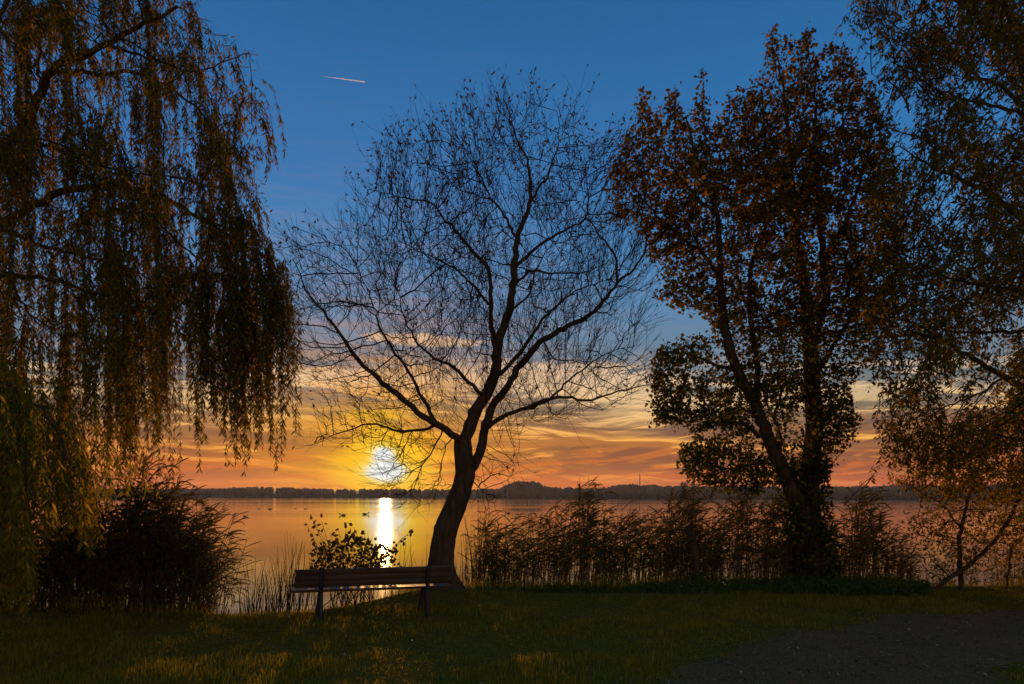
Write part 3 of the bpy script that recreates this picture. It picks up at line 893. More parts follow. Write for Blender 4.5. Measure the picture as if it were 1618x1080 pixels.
def maple():
    YT = 13.4
    base = P(1282, 922, YT); bz = float(ground_h(np.array(base[0]), np.array(12.9))) - .15
    t = thing('maple_tree', 'twin-stemmed broad-leaved maple with dense russet crown among the reeds', 'tree', (base[0], YT, bz))
    part('trunk', trunk_mesh([(1283, 925), (1281, 890), (1280, 850), (1280, 800), (1280, 739), (1286, 677), (1284, 615), (1280, 553), (1276, 491), (1270, 444)],
                             [.27, .23, .205, .185, .17, .16, .15, .135, .115, .10], YT, .1, bz, 1.4), M['bark'], t)
    S = []
    S.append(limb([(1280, 850), (1264, 797), (1239, 747), (1214, 694), (1194, 640), (1165, 586), (1148, 533), (1140, 471), (1137, 400), (1132, 333), (1108, 270), (1085, 190)], .16, .015, YT - .05, -.6))
    S.append(limb([(1272, 450), (1257, 355), (1252, 289), (1243, 178), (1228, 90)], .095, .012, YT + .1, .5))
    S.append(limb([(1282, 560), (1289, 533), (1305, 470), (1301, 422), (1292, 289), (1288, 178), (1290, 90)], .09, .012, YT + .1, -.4))
    S.append(limb([(1194, 640), (1196, 580), (1190, 533), (1184, 467), (1192, 400), (1217, 330), (1195, 230), (1180, 160)], .07, .01, YT - .3, .8))
    S.append(limb([(1231, 730), (1232, 690), (1226, 655), (1240, 600), (1236, 540)], .05, .012, YT - .1, .6))
    S.append(limb([(1200, 690), (1173, 669), (1136, 669), (1103, 656), (1060, 650)], .045, .008, YT - .25, -.7))
    S.append(limb([(1236, 741), (1206, 731), (1181, 735), (1148, 739), (1105, 735)], .035, .007, YT - .2, -.4))
    S.append(limb([(1165, 586), (1130, 575), (1090, 560), (1055, 555)], .04, .007, YT - .35, .5))
    S.append(limb([(1140, 440), (1110, 400), (1070, 370), (1020, 320), (990, 270)], .045, .008, YT - .4, -.3))
    S.append(limb([(1134, 340), (1090, 300), (1050, 240), (1025, 180)], .04, .008, YT - .5, .6))
    S.append(limb([(1283, 600), (1320, 540), (1360, 470), (1390, 400)], .06, .01, YT + .1, .7))
    S.append(limb([(1301, 420), (1340, 340), (1370, 250), (1385, 170)], .05, .01, YT, -.5))
    S.append(limb([(1286, 680), (1315, 655), (1340, 650)], .03, .007, YT + .05, -.4))
    S.append(limb([(1284, 780), (1305, 745), (1330, 715)], .02, .006, YT + .05, -.3))
    S.append(limb([(1243, 178), (1225, 110), (1219, 60)], .015, .005, YT + .5, .1))
    S.append(limb([(1288, 140), (1278, 90), (1275, 48)], .015, .005, YT - .3, .1))
    for xa, xb, ya, yb in ((1112, 1112, 190, 108), (1066, 1066, 220, 145), (1016, 1014, 260, 150), (1155, 1152, 220, 145), (1330, 1335, 150, 70)):
        S.append(limb([(xa + 4, ya + 60), (xa, ya), (xb, yb)], .016, .005, YT - .3, .1))
    for p, r in S:
        part('limb', tube(p, r, 14 if r[0] > .1 else 8), M['bark'], t)
    P0 = np.concatenate([p[2:] for p, r in S])
    main = [(1010, 165), (1018, 140), (1032, 190), (1052, 160), (1067, 130), (1080, 180), (1100, 165), (1111, 95), (1124, 190), (1143, 180), (1154, 132), (1172, 150), (1205, 110), (1220, 45), (1240, 100),
            (1258, 90), (1275, 36), (1292, 85), (1330, 55), (1362, 110), (1400, 200), (1425, 320), (1435, 430), (1420, 510), (1385, 575), (1330, 610), (1290, 640), (1240, 640), (1190, 640),
            (1150, 560), (1110, 500), (1045, 478), (1040, 440), (1028, 400), (1000, 352), (965, 345), (962, 262), (990, 215)]
    lobes = [(main, 9000, 2.3, .011), ([(1030, 560), (1060, 540), (1110, 530), (1170, 560), (1215, 640), (1205, 690), (1130, 680), (1075, 668), (1030, 672), (1026, 620)], 1500, 1.0, .012),
             ([(1075, 700), (1110, 690), (1180, 700), (1225, 735), (1235, 765), (1190, 784), (1140, 775), (1085, 755), (1072, 725)], 1000, .8, .012),
             ([(1290, 610), (1345, 610), (1356, 690), (1325, 705), (1300, 760), (1272, 750), (1270, 680)], 600, .7, .012),
             ([(1200, 600), (1300, 600), (1300, 760), (1240, 760)], 260, 1.0, .012)]
    dens = lambda x, y: np.clip(.25 + 1.15 * vn(x, y, .022, 41), 0, 1)
    att = np.concatenate([scatter_poly(pl, n, YT, zm, k, dens) for pl, n, zm, k in lobes])
    pos, par = grow(P0, att, .09, 1.0, .13, 60, (0, 0, .22), .2, 40000)
    n0 = len(P0); rad, cnt = pipe_radii(par, n0, .004, 2.5, .025)
    pos = smooth_twigs(pos, par, n0)
    part('twigs', twig_mesh(pos, par, rad, n0), M['twig'], t, 'stuff')
    s = np.arange(n0, len(pos)); s = s[rad[s] < .0085]
    kf = 8
    q = np.repeat(pos[s], kf, 0) + rng.normal(0, .065, (len(s) * kf, 3)); d = np.repeat(unit(pos[s] - pos[par[s]]), kf, 0)
    keep = rng.random(len(q)) < .12 + .95 * sstep(.12, .62, .65 * vn(q[:, 0] + q[:, 1] * .7, q[:, 2], 1.3, 43) + .35 * vn(q[:, 0] - q[:, 1] * .7, q[:, 2], 3.1, 44))
    q, d = q[keep], d[keep]
    tip = d * .4 + rng.normal(0, .55, (len(q), 3)) + np.array([0, 0, -.45])
    part('crown', leaves(q, tip, .03 + .065 * rng.random(len(q)) ** 1.2, LEAF_BROAD), M['maple_leaf'], t, 'stuff')
    return YT, bz


YMAP, zmap = maple()


def strands(pos, length, lf_step, lf_size, drift, leafy, droop=.75, tmpl=LEAF_NARROW, tw=.0025):
    """hanging leafy strands -> (twig tubes, leaves)"""
    tubes, LP, LT, LS = [], [], [], []
    for p, L, dr in zip(pos, length, drift):
        n = max(4, int(L / .15)); s = np.linspace(0, 1, n)
        sw = np.cumsum(rng.normal(0, .012, (n, 2)), 0)
        path = np.stack([p[0] + dr[0] * (1 - np.exp(-3 * s)) + sw[:, 0], p[1] + dr[1] * (1 - np.exp(-3 * s)) + sw[:, 1],
                         p[2] - L * (s ** 1.12) + .12 * np.sin(np.pi * np.minimum(s * 3, 1)) * min(L, 1)], -1)
        tubes.append(tube(path, np.linspace(tw * 1.5, tw * .6, n), 3))
        k = int(L / lf_step * leafy)
        if k < 1: continue
        ss = rng.random(k) ** .85 * (n - 1); i = np.minimum(ss.astype(int), n - 2); f = (ss - i)[:, None]
        LP.append(path[i] * (1 - f) + path[i + 1] * f)
        a = rng.uniform(0, 6.283, k); c = .5 + .35 * rng.random(k)
        LT.append(np.stack([np.cos(a) * c, np.sin(a) * c, -droop - .3 * rng.random(k)], -1))
        LS.append(lf_size * (.6 + .6 * rng.random(k)))
    return merge(tubes), (np.concatenate(LP), np.concatenate(LT), np.concatenate(LS))


def weeping_willow():
    YT = 9.6
    X0 = -9.6; bz = float(ground_h(np.array(X0), np.array(9.2))) - .15
    t = thing('weeping_willow', 'big weeping willow whose leafy strands hang in a curtain over the left bank', 'tree', (X0, 9.2, bz))
    tr = np.array([[X0, 9.2, bz], [X0 + .1, 9.2, 1.2], [X0 + .35, 9.25, 2.6], [X0 + .7, 9.35, 4.0]])
    p = catmull(tr, .1); V, Fq = tube(p, np.interp(p[:, 2], [bz, .4, 4.0], [.75, .5, .34]), 24)
    part('trunk', (V + .05 * (vn(V[:, 0] * 3 + V[:, 1] * 4, V[:, 2], 2.0, 5) - .5)[:, None], Fq), M['bark'], t)
    def lb(pre, pxs, r0, r1, Y0, dY):
        k = np.linspace(0, 1, len(pxs)); pts = [np.array(q) for q in pre] + [P(x, y, Y0 + dY * q) for (x, y), q in zip(pxs, k)]
        q = catmull(np.array(pts), .1); n = len(q); q[1:-1] += rng.normal(0, .012, (n - 2, 3))
        return q, np.linspace(r0, r1, n)
    top = tr[-1]; mid = tr[2]
    S = []
    S.append(lb([top], [(-60, 330), (0, 245), (23, 218), (47, 183), (66, 144), (82, 111), (117, 93), (156, 74), (194, 54), (240, 30), (280, 10)], .20, .03, YT, -.4))
    S.append(lb([], [(82, 113), (117, 111), (156, 117), (206, 113), (249, 128), (288, 152), (334, 194), (372, 240)], .055, .01, YT - .15, .6))
    S.append(lb([], [(165, 70), (218, 84), (264, 101), (311, 113), (360, 92), (395, 84)], .035, .008, YT - .3, -.2))
    S.append(lb([mid], [(-80, 430), (0, 358), (31, 338), (66, 315), (109, 301), (156, 296), (202, 299), (253, 311), (311, 342), (370, 375), (425, 410), (455, 450)], .17, .012, YT - .2, .5))
    S.append(lb([], [(39, 226), (86, 233), (140, 257), (200, 270), (270, 280)], .05, .01, YT - .1, -.9))
    S.append(lb([mid], [(-60, 470), (0, 437), (44, 437), (85, 441), (148, 463), (204, 470), (260, 500)], .09, .01, YT - .4, -.8))
    S.append(lb([], [(15, 441), (33, 474), (48, 500), (74, 511), (110, 540)], .035, .008, YT - .5, -.3))
    S.append(lb([], [(22, 474), (44, 519), (59, 567), (74, 607)], .02, .006, YT - .6, -.2))
    S.append(lb([], [(202, 299), (240, 340), (300, 400), (350, 440), (400, 470)], .035, .008, YT, .9))
    S.append(lb([top], [(-60, 120), (0, 20), (60, -60), (150, -110)], .13, .02, YT, .6))
    S.append(lb([], [(66, 144), (60, 90), (75, 30), (110, -20)], .04, .01, YT - .1, .5))
    S.append(lb([], [(0, 358), (58, 385), (120, 400), (190, 420), (300, 470)], .05, .008, YT - .2, 1.0))
    S.append(lb([mid], [(-110, 590), (-40, 585), (20, 612), (60, 645), (95, 690), (118, 740)], .10, .012, 7.9, -1.2))
    S.append(lb([mid], [(-160, 560), (-90, 560), (-40, 600), (10, 660), (40, 720)], .08, .012, 7.4, -1.5))
    for p, r in S:
        part('limb', tube(p, r * .62, 12 if r[0] > .09 else 8), M['bark'], t)
    P0 = np.concatenate([p[3:] for p, r in S[:12]])
    poly = [(-220, -200), (150, -160), (290, -15), (345, 25), (395, 60), (404, 120), (412, 200), (424, 300), (420, 352), (448, 398), (462, 440), (466, 480), (440, 500), (350, 520), (230, 540), (100, 570), (-220, 600)]
    dens = lambda x, y: np.clip(.06 + 1.25 * sstep(.2, .75, vn(x, y, .014, 51)) + .3 * (x > 300), 0, 1) * np.where(x < 0, .45, 1)
    att = scatter_poly(poly, 5500, YT, 1.9, .012, dens)
    pos, par = grow(P0, att, .10, 1.2, .17, 50, (.06, 0, .05), .2, 24000)
    n0 = len(P0); rad, cnt = pipe_radii(par, n0, .004, 2.3, .022); pos = smooth_twigs(pos, par, n0)
    part('twigs', twig_mesh(pos, par, rad, n0), M['twig'], t, 'stuff')
    s = np.arange(n0, len(pos)); s = s[rad[s] < .013]; s = rng.permutation(s)
    # photo column of each start decides how far down the curtain reaches there
    xp = CX + pos[s, 0] / pos[s, 1] * F; yp = CY - (pos[s, 2] - H) / pos[s, 1] * F
    hem = np.interp(xp, [-300, 0, 60, 100, 130, 170, 200, 220, 240, 262, 285, 298, 312, 330, 350, 372, 392, 410, 418, 426, 440, 462, 474, 482],
                    [880, 860, 840, 830, 800, 815, 755, 785, 805, 800, 760, 690, 675, 705, 730, 765, 715, 765, 720, 650, 610, 655, 665, 560])
    lmax = (hem - yp) / F * pos[s, 1]
    pick = rng.random(len(s)) < np.clip(.02 + .36 * vn(xp, yp, .028, 55) ** 1.7 + .06 * (xp > 330), 0, 1) * np.where(xp < -20, .4, 1) * np.where((xp < 110) & (yp > 260), .35, 1)
    s, xp, yp, lmax = s[pick], xp[pick], yp[pick], lmax[pick]
    low = yp > 330
    L = np.where(rng.random(len(s)) < np.where(low, .62, .15), lmax * rng.uniform(.72, 1.02, len(s)), np.minimum(lmax, np.where(low, rng.uniform(.35, 1.5, len(s)), rng.uniform(.2, .95, len(s)))))
    m = L > .15; s, L = s[m], L[m]
    L = np.minimum(L, 3.6)
    dr = np.stack([.10 + .16 * rng.normal(size=len(s)), .18 * rng.normal(size=len(s))], -1) * np.minimum(L, 1)[:, None]
    kr = 1 + rng.poisson(2.3, len(s)); st = np.repeat(pos[s], kr, 0); st += rng.normal(0, .045, st.shape)       # strands hang in ropes
    dr = np.repeat(dr, kr, 0) + rng.normal(0, .03, (len(st), 2)); L = np.repeat(L, kr) * rng.uniform(.6, 1.03, len(st))
    tb, (lp, lt, ls) = strands(st, L, .0185, .095, dr, 1.0)
    print('willow strands', len(st), 'leaves', len(lp))
    # leaves sitting on the fine twigs themselves
    q = np.arange(n0, len(pos)); q = q[(rad[q] < .008)]; q = q[rng.random(len(q)) < .9]
    q3 = np.repeat(pos[q], 3, 0) + rng.normal(0, .05, (3 * len(q), 3))
    lp = np.concatenate([lp, q3]); lt = np.concatenate([lt, rng.normal(0, .5, (len(q3), 3)) + np.array([.1, 0, -.8])]); ls = np.concatenate([ls, .06 + .045 * rng.random(len(q3))])
    part('strands', tb, M['twig'], t, 'stuff', False)
    part('crown', leaves(lp, lt, ls, LEAF_NARROW), M['willow_leaf'], t, 'stuff')
    # the nearer drooping bough at the lower left
    st = []
    for p, r in S[12:]:
        i = rng.integers(int(len(p) * .35), len(p), 230); st.append(p[i] + rng.normal(0, 1, (230, 3)) * np.array([.22, .4, .12]))
    st = np.concatenate(st)
    xp = CX + st[:, 0] / st[:, 1] * F; yp = CY - (st[:, 2] - H) / st[:, 1] * F
    hem = np.interp(xp, [-200, 0, 20, 40, 60, 85, 105, 125, 140], [980, 975, 960, 900, 860, 850, 900, 880, 790])
    L = np.clip((hem - yp) / F * st[:, 1], .2, 3) * rng.uniform(.35, 1.0, len(st))
    dr = np.stack([.12 + .08 * rng.normal(size=len(st)), .1 * rng.normal(size=len(st))], -1)
    tb, (lp, lt, ls) = strands(st, L, .016, .095, dr, 1.0)
    print('near strands', len(st), len(lp))
    part('strands', tb, M['twig'], t, 'stuff', False)
    part('crown', leaves(lp, lt, ls, LEAF_NARROW), M['willow_leaf_backlit'], t, 'stuff')


weeping_willow()


def right_willow():
    YT = 10.8; X0 = 10.2
    bz = float(ground_h(np.array(X0), np.array(11.2))) - .15
    t = thing('spreading_willow', 'tall narrow-leaved willow reaching in from the right edge above the path', 'tree', (X0, 11.2, bz))
    tr = np.array([[X0, 11.2, bz], [X0 - .1, 11.15, 1.6], [X0 - .3, 11.0, 3.2], [X0 - .35, 10.9, 5.2], [X0 - .2, 10.9, 8.0]])
    p = catmull(tr, .12); V, Fq = tube(p, np.interp(p[:, 2], [bz, .5, 8], [.6, .42, .2]), 22)
    part('trunk', (V + .05 * (vn(V[:, 0] * 3 + V[:, 1] * 4, V[:, 2], 2.0, 6) - .5)[:, None], Fq), M['bark'], t)
    def lb(pre, pxs, r0, r1, Y0, dY):
        k = np.linspace(0, 1, len(pxs)); pts = [np.array(q) for q in pre] + [P(x, y, Y0 + dY * q) for (x, y), q in zip(pxs, k)]
        q = catmull(np.array(pts), .1); n = len(q); q[1:-1] += rng.normal(0, .012, (n - 2, 3))
        return q, np.linspace(r0, r1, n)
    A, B, C = tr[2], tr[3], tr[4]
    S = [lb([A], [(1680, 655), (1618, 615), (1586, 594), (1528, 561), (1483, 533), (1445, 512), (1400, 500)], .13, .012, YT, -.3),
         lb([], [(1483, 533), (1450, 528), (1404, 533), (1375, 549)], .04, .008, YT - .2, .4),
         lb([A], [(1680, 540), (1618, 524), (1528, 524), (1462, 516), (1420, 520)], .08, .01, YT, .8),
         lb([B], [(1690, 480), (1618, 462), (1560, 452), (1506, 440), (1452, 413), (1420, 395)], .08, .01, YT, -.7),
         lb([B], [(1690, 400), (1618, 347), (1572, 311), (1519, 284), (1470, 262), (1420, 230)], .12, .012, YT, .5),
         lb([B], [(1680, 260), (1618, 183), (1592, 172), (1528, 158), (1460, 130), (1414, 100)], .09, .01, YT + .2, -.6),
         lb([B], [(1670, 230), (1592, 144), (1550, 122), (1506, 94), (1456, 78), (1439, 56), (1400, 30)], .09, .01, YT, .6),
         lb([B], [(1650, 250), (1617, 116), (1603, 67), (1590, 0), (1570, -80)], .13, .02, YT - .2, -.4),
         lb([], [(1603, 67), (1560, 40), (1510, 0), (1450, -40)], .05, .01, YT - .3, .3),
         lb([], [(1436, 178), (1414, 136), (1378, 117)], .02, .006, YT + .4, -.1),
         lb([], [(1494, 256), (1456, 217), (1419, 206), (1385, 195)], .03, .006, YT + .3, .3),
         lb([A], [(1700, 720), (1640, 700), (1590, 690), (1540, 680), (1480, 690)], .06, .008, YT - .2, -.6),
         lb([C], [(1700, -60), (1640, -160), (1560, -220)], .1, .02, YT, .2),
         lb([], [(1586, 594), (1550, 620), (1500, 640), (1450, 650), (1410, 660)], .03, .006, YT - .1, -.5)]
    for p, r in S:
        part('limb', tube(p, r * .7, 12 if r[0] > .09 else 8), M['bark'], t)
    P0 = np.concatenate([p[3:] for p, r in S])
    poly = [(1342, 8), (1360, -30), (1420, -120), (1560, -260), (1800, -250), (1900, 100), (1880, 700), (1700, 800), (1560, 760), (1460, 740), (1400, 700), (1372, 650), (1362, 560), (1365, 480), (1375, 400), (1368, 300), (1385, 200), (1372, 130), (1368, 60)]
    dens = lambda x, y: np.clip(.04 + 1.25 * sstep(.22, .75, vn(x, y, .016, 61)), 0, 1) * np.where(x > 1640, .35, 1)
    att = scatter_poly(poly, 8000, YT, 2.2, .014, dens)
    pos, par = grow(P0, att, .10, 1.1, .15, 55, (-.05, 0, .05), .2, 30000)
    n0 = len(P0); rad, cnt = pipe_radii(par, n0, .004, 2.3, .022); pos = smooth_twigs(pos, par, n0)
    part('twigs', twig_mesh(pos, par, rad, n0), M['twig'], t, 'stuff')
    s = np.arange(n0, len(pos)); s = s[rad[s] < .009]
    s = s[rng.random(len(s)) < .12 + .60 * vn(pos[s, 0], pos[s, 2], 1.2, 65)]
    L = rng.uniform(.15, .7, len(s)); dr = np.stack([-.05 + .2 * rng.normal(size=len(s)), .2 * rng.normal(size=len(s))], -1)
    tb, (lp, lt, ls) = strands(pos[s], L, .034, .10, dr, 1.0, .45)
    q = np.arange(n0, len(pos)); q = q[rad[q] < .008]
    q3 = np.repeat(pos[q], 9, 0) + rng.normal(0, .07, (9 * len(q), 3))
    q3 = q3[rng.random(len(q3)) < .04 + 1.0 * sstep(.30, .8, vn(q3[:, 0] + .5 * q3[:, 1], q3[:, 2], 1.1, 66))]
    lp = np.concatenate([lp, q3]); lt = np.concatenate([lt, rng.normal(0, .6, (len(q3), 3)) + np.array([-.1, 0, -.5])]); ls = np.concatenate([ls, .06 + .075 * rng.random(len(q3)) ** 1.5])
    print('right willow leaves', len(lp))
    part('strands', tb, M['twig'], t, 'stuff', False)
    part('crown', leaves(lp, lt, ls, (LEAF_NARROW[0] * np.array([1.55, 1, 1]), LEAF_NARROW[1])), M['willow_leaf_green'], t, 'stuff')


right_willow()


def young_willow():
    YT = 12.7
    b = P(1519, 920, YT); bz = float(ground_h(np.array(b[0]), np.array(12.6))) - .1
    t = thing('young_willow', 'young willow with a bowed bare stem at the right end of the reeds', 'tree', (b[0], YT, bz))
    S = [limb([(1519, 930), (1516, 874), (1519, 836), (1532, 782), (1545, 740), (1560, 690)], .05, .012, YT, -.2),
         limb([(1474, 934), (1500, 913), (1529, 894), (1564, 862), (1590, 826), (1606, 794), (1618, 756), (1626, 700), (1640, 640)], .045, .02, YT - .1, -.6),
         limb([(1640, 838), (1618, 849), (1599, 865), (1594, 900), (1590, 930)], .02, .02, YT - .2, .1),
         limb([(1519, 836), (1490, 800), (1460, 780), (1440, 770)], .02, .006, YT - .1, -.3),
         limb([(1532, 782), (1500, 745), (1460, 725), (1420, 718)], .02, .006, YT - .1, .3),
         limb([(1612, 775), (1580, 730), (1550, 715)], .02, .006, YT - .6, .3),
         limb([(1606, 794), (1640, 770), (1680, 760)], .02, .006, YT - .5, .2)]
    for i, (p, r) in enumerate(S):
        part('trunk' if i == 0 else 'stem', tube(p, r, 10), M['bark'], t)
    P0 = np.concatenate([p[2:] for p, r in S])
    poly = [(1410, 700), (1470, 660), (1560, 640), (1700, 660), (1720, 880), (1600, 890), (1540, 900), (1470, 905), (1440, 880), (1425, 820), (1465, 790), (1425, 775), (1400, 755)]
    att = scatter_poly(poly, 3000, YT - .1, 1.2, .012, lambda x, y: np.clip(.2 + vn(x, y, .03, 71), 0, 1))
    pos, par = grow(P0, att, .09, 1.2, .13, 50, (-.04, 0, .05), .2, 9000)
    n0 = len(P0); rad, cnt = pipe_radii(par, n0, .004, 2.3, .014)
    part('twigs', twig_mesh(pos, par, rad, n0), M['twig'], t, 'stuff')
    q = np.arange(n0, len(pos)); q = q[rad[q] < .009]
    q3 = np.repeat(pos[q], 8, 0) + rng.normal(0, .065, (8 * len(q), 3)); q3 = q3[rng.random(len(q3)) < .25 + .8 * vn(q3[:, 0], q3[:, 2], 2, 72)]
    lt = rng.normal(0, .6, (len(q3), 3)) + np.array([-.1, 0, -.5])
    part('crown', leaves(q3, lt, .055 + .05 * rng.random(len(q3)), (LEAF_NARROW[0] * np.array([1.7, 1, 1]), LEAF_NARROW[1])), M['willow_leaf_green'], t, 'stuff')


young_willow()

# ------------------------------------------------------------------ reeds, rushes, shrub, herbs
def reed_variant(seed):
    r = np.random.default_rng(seed)
    n = 9; s = np.linspace(0, 1, n); lean = r.normal(.03, .05)
    path = np.stack([lean * s ** 2 + .012 * np.sin(s * 5 + seed), .03 * r.normal() * s ** 2, s], -1)
    stem = tube(path, np.linspace(.0036, .0016, n), 4)
    lf = []
    def leaf(b, az, ln, up, dn, w0):
        m = 6; q = np.linspace(0, 1, m)
        dx = ln * q * (1 - .25 * q); dz = ln * (up * q - dn * q * q)
        c = b + np.stack([np.cos(az) * dx, np.sin(az) * dx, dz], -1)
        wd = w0 * np.sin(np.pi * np.minimum(q * .9 + .12, 1)) ** .7
        sdv = np.array([-np.sin(az) * .8, np.cos(az) * .8, .55 * (1 if r.random() < .5 else -1)])
        V = np.concatenate([c - sdv * wd[:, None], c + sdv * wd[:, None]]); i0 = np.arange(m - 1)
        lf.append((V, np.stack([i0, i0 + 1, i0 + m + 1, i0 + m], -1)))
    at = lambda a: np.array([np.interp(a, s, path[:, c]) for c in range(3)])
    for a in np.sort(r.uniform(.42, .98, r.integers(8, 12))):          # live leaves arching downwind
        az = r.normal(0, .55) + (0 if r.random() < .8 else math.pi)
        leaf(at(a), az, r.uniform(.15, .26), r.uniform(.35, 1.1), r.uniform(.25, .95), r.uniform(.0065, .0095))
    for a in r.uniform(.15, .65, 6):                                   # withered leaves hanging along the stem
        leaf(at(a), r.uniform(0, 6.28), r.uniform(.05, .10), r.uniform(-.3, .6), r.uniform(1.5, 3.0), r.uniform(.0035, .0065))
    tp = path[-1]; pl = []; hang = r.uniform(.6, 1.6)
    for i in range(11):
        q = np.linspace(0, 1, 4); a = r.normal(0, .6); ln = r.uniform(.03, .085); st = tp + np.array([0, 0, -.09 * r.random() + .015])
        c = st + np.stack([np.cos(a) * ln * q * .8, np.sin(a) * ln * q * .4, ln * (1.1 * q - hang * q * q)], -1)
        pl.append(tube(c, np.array([.0016, .0024, .002, .0005]), 3))
    return stem, merge(lf), merge(pl)


RV = [reed_variant(100 + i) for i in range(14)]
RM = []
for st, lf, pl in RV:
    a = mesh_np('reed_stem', *st, True); a.materials.append(M['reed_stem'])
    b = mesh_np('reed_foliage', *lf); b.materials.append(M['reed_leaf'])
    c = mesh_np('reed_plume', *pl); c.materials.append(M['plume'])
    RM.append((a, b, c))


def place_reed(x, y, z, h, rot, tilt, label, group, v, plume):
    a, b, c = RM[v]
    o = obj('reed', a, None); o.location = (x, y, z); o.rotation_euler = (tilt[0], tilt[1], rot); o.scale = (1.25 * min(h, 1.6), 1.25 * min(h, 1.6), h)
    tag(o, label, 'reed', group)
    obj('foliage', b, None, o, 'stuff')
    if plume: obj('plume', c, None, o)


def reed_stuff(name, X, Y, Zb, Hh, rots, label):
    st, lf, pl = [], [], []
    for x, y, z, h, r in zip(X, Y, Zb, Hh, rots):
        v = random.randrange(14); s = 1.25 * min(h, 1.6); R = np.array([[math.cos(r), -math.sin(r), 0], [math.sin(r), math.cos(r), 0], [0, 0, 1]])
        for k, dst in ((0, st), (1, lf), (2, pl)):
            if k == 2 and random.random() < .75: continue
            dst.append(((RV[v][k][0] * np.array([s, s, h])) @ R.T + np.array([x, y, z]), RV[v][k][1]))
    V0, F0 = merge(st); V1, F1 = merge(lf + pl)
    V, Fq = merge([(V0, F0), (V1, F1)])
    me = mesh_np(name, V, Fq); me.materials.append(M['reed_stem']); me.materials.append(M['reed_leaf'])
    mi = np.zeros(len(Fq), np.int32); mi[len(F0):] = 1; me.polygons.foreach_set('material_index', mi)
    tag(obj(name, me, None, None, 'stuff'), label, 'reeds')


# tops of the reed bed right of the leaning tree, traced along the photo
RBX = [735, 765, 800, 830, 860, 900, 930, 960, 1005, 1040, 1085, 1140, 1200, 1240, 1290, 1350, 1400, 1425, 1450, 1500, 1560, 1620, 1720]
RBY = [830, 785, 798, 778, 766, 790, 758, 790, 755, 778, 776, 785, 766, 780, 790, 764, 795, 850, 868, 875, 870, 868, 860]


def bed(n, px0, px1, d0, d1, topx, topy, lo=.62):
    px = rng.uniform(px0, px1, n); D = rng.uniform(d0, d1, n)
    X = (px - CX) / F * D; sh = shore(X); D = np.maximum(D, sh + .05); X = (px - CX) / F * D
    zb = np.maximum(ground_h(X, D), WATER_Z - .15)
    top = np.interp(px, topx, topy); y0 = CY + (px - CX) * ROLL
    zt = H + (y0 - top) / F * D
    h = np.maximum((zt - zb) * (lo + (1.0 - lo) * rng.random(n) ** .6) * (.80 + .27 * sstep(.2, .7, vn(px, D, .035, 77))), .5)
    return X, D, zb, h


X, D, zb, h = bed(170, 745, 1440, 12.9, 14.6, RBX, RBY, .66)
for i in range(len(X)):
    place_reed(X[i], D[i], zb[i], h[i], random.gauss(0, .5), (random.gauss(0, .05), random.gauss(.04, .09)), 'tall reed with drooping leaves in the bed between leaning tree and maple', 'reeds in the right bed', i % 14, random.random() < .3)
X, D, zb, h = bed(640, 745, 1440, 13.2, 15.0, RBX, RBY, .35)
reed_stuff('reeds', X, D, zb, h, rng.normal(0, .6, len(X)), 'dense tangle of shorter reeds filling the right bed')
X, D, zb, h = bed(150, 1420, 1720, 13.4, 14.6, RBX, RBY, .6)
reed_stuff('reeds', X, D, zb, h, rng.normal(0, .6, len(X)), 'low brown reeds behind the young willow at the right')
# thicket below the weeping willow
LBX = [-160, 0, 120, 160, 190, 215, 240, 270, 300, 320, 335, 350, 362]
LBY = [800, 790, 770, 745, 735, 745, 765, 775, 772, 800, 815, 840, 860]
X, D, zb, h = bed(130, 60, 356, 9.8, 11.6, LBX, LBY, .6)
for i in range(len(X)):
    k = (X[i] / D[i] * F + CX) / 360
    place_reed(X[i], D[i], zb[i], h[i] * 1.02, random.gauss(0, .45), (random.gauss(0, .05), random.gauss(.02 + .16 * max(0, k - .55), .07)), 'tall leafy reed in the dark thicket under the willow curtain', 'reeds in the left thicket', i % 14, random.random() < .35)
X, D, zb, h = bed(520, -160, 340, 9.9, 12.0, LBX, LBY, .35)
reed_stuff('reeds', X, D, zb, h * .96, rng.normal(0, .7, len(X)), 'dense dark mass of reeds under the willow curtain')
# leafy scrub inside the thicket
n = 9000
px = rng.uniform(-120, 335, n); Dq = rng.uniform(9.7, 11.0, n); Xq = (px - CX) / F * Dq
zt = H + (CY - 1.5 - np.interp(px, LBX, LBY) - 42) / F * Dq * 1.0
zq = ground_h(Xq, Dq).clip(-.3) + (zt + .1) * rng.random(n) ** .9
pos = np.stack([Xq, Dq, zq], -1)
keep = rng.random(n) < .25 + vn(Xq * 1.0, zq, 2.2, 81); pos = pos[keep]
base = np.array([-5.6, 10.3, -.05])
t = thing('scrub_bush', 'dense dark leafy scrub filling the reed thicket below the willow', 'bush', base)
sv = []
for i in range(46):
    x = rng.uniform(-9, -4.9); y = rng.uniform(9.8, 10.9); z = float(ground_h(np.array(x), np.array(y)))
    q = catmull(np.array([[x, y, z - .05], [x + rng.normal(0, .1), y, z + .5], [x + rng.normal(.1, .25), y + rng.normal(0, .1), z + rng.uniform(.8, 1.4)]]), .2)
    sv.append(tube(q, np.linspace(.011, .003, len(q)), 4))
part('stems', merge(sv), M['twig'], t, 'stuff')
part('crown', leaves(pos, rng.normal(0, .7, (len(pos), 3)) + np.array([.2, 0, -.3]), .05 + .07 * rng.random(len(pos)), (LEAF_NARROW[0] * np.array([1.5, 1, 1]), LEAF_NARROW[1])), M['shrub_leaf'], t, 'stuff')

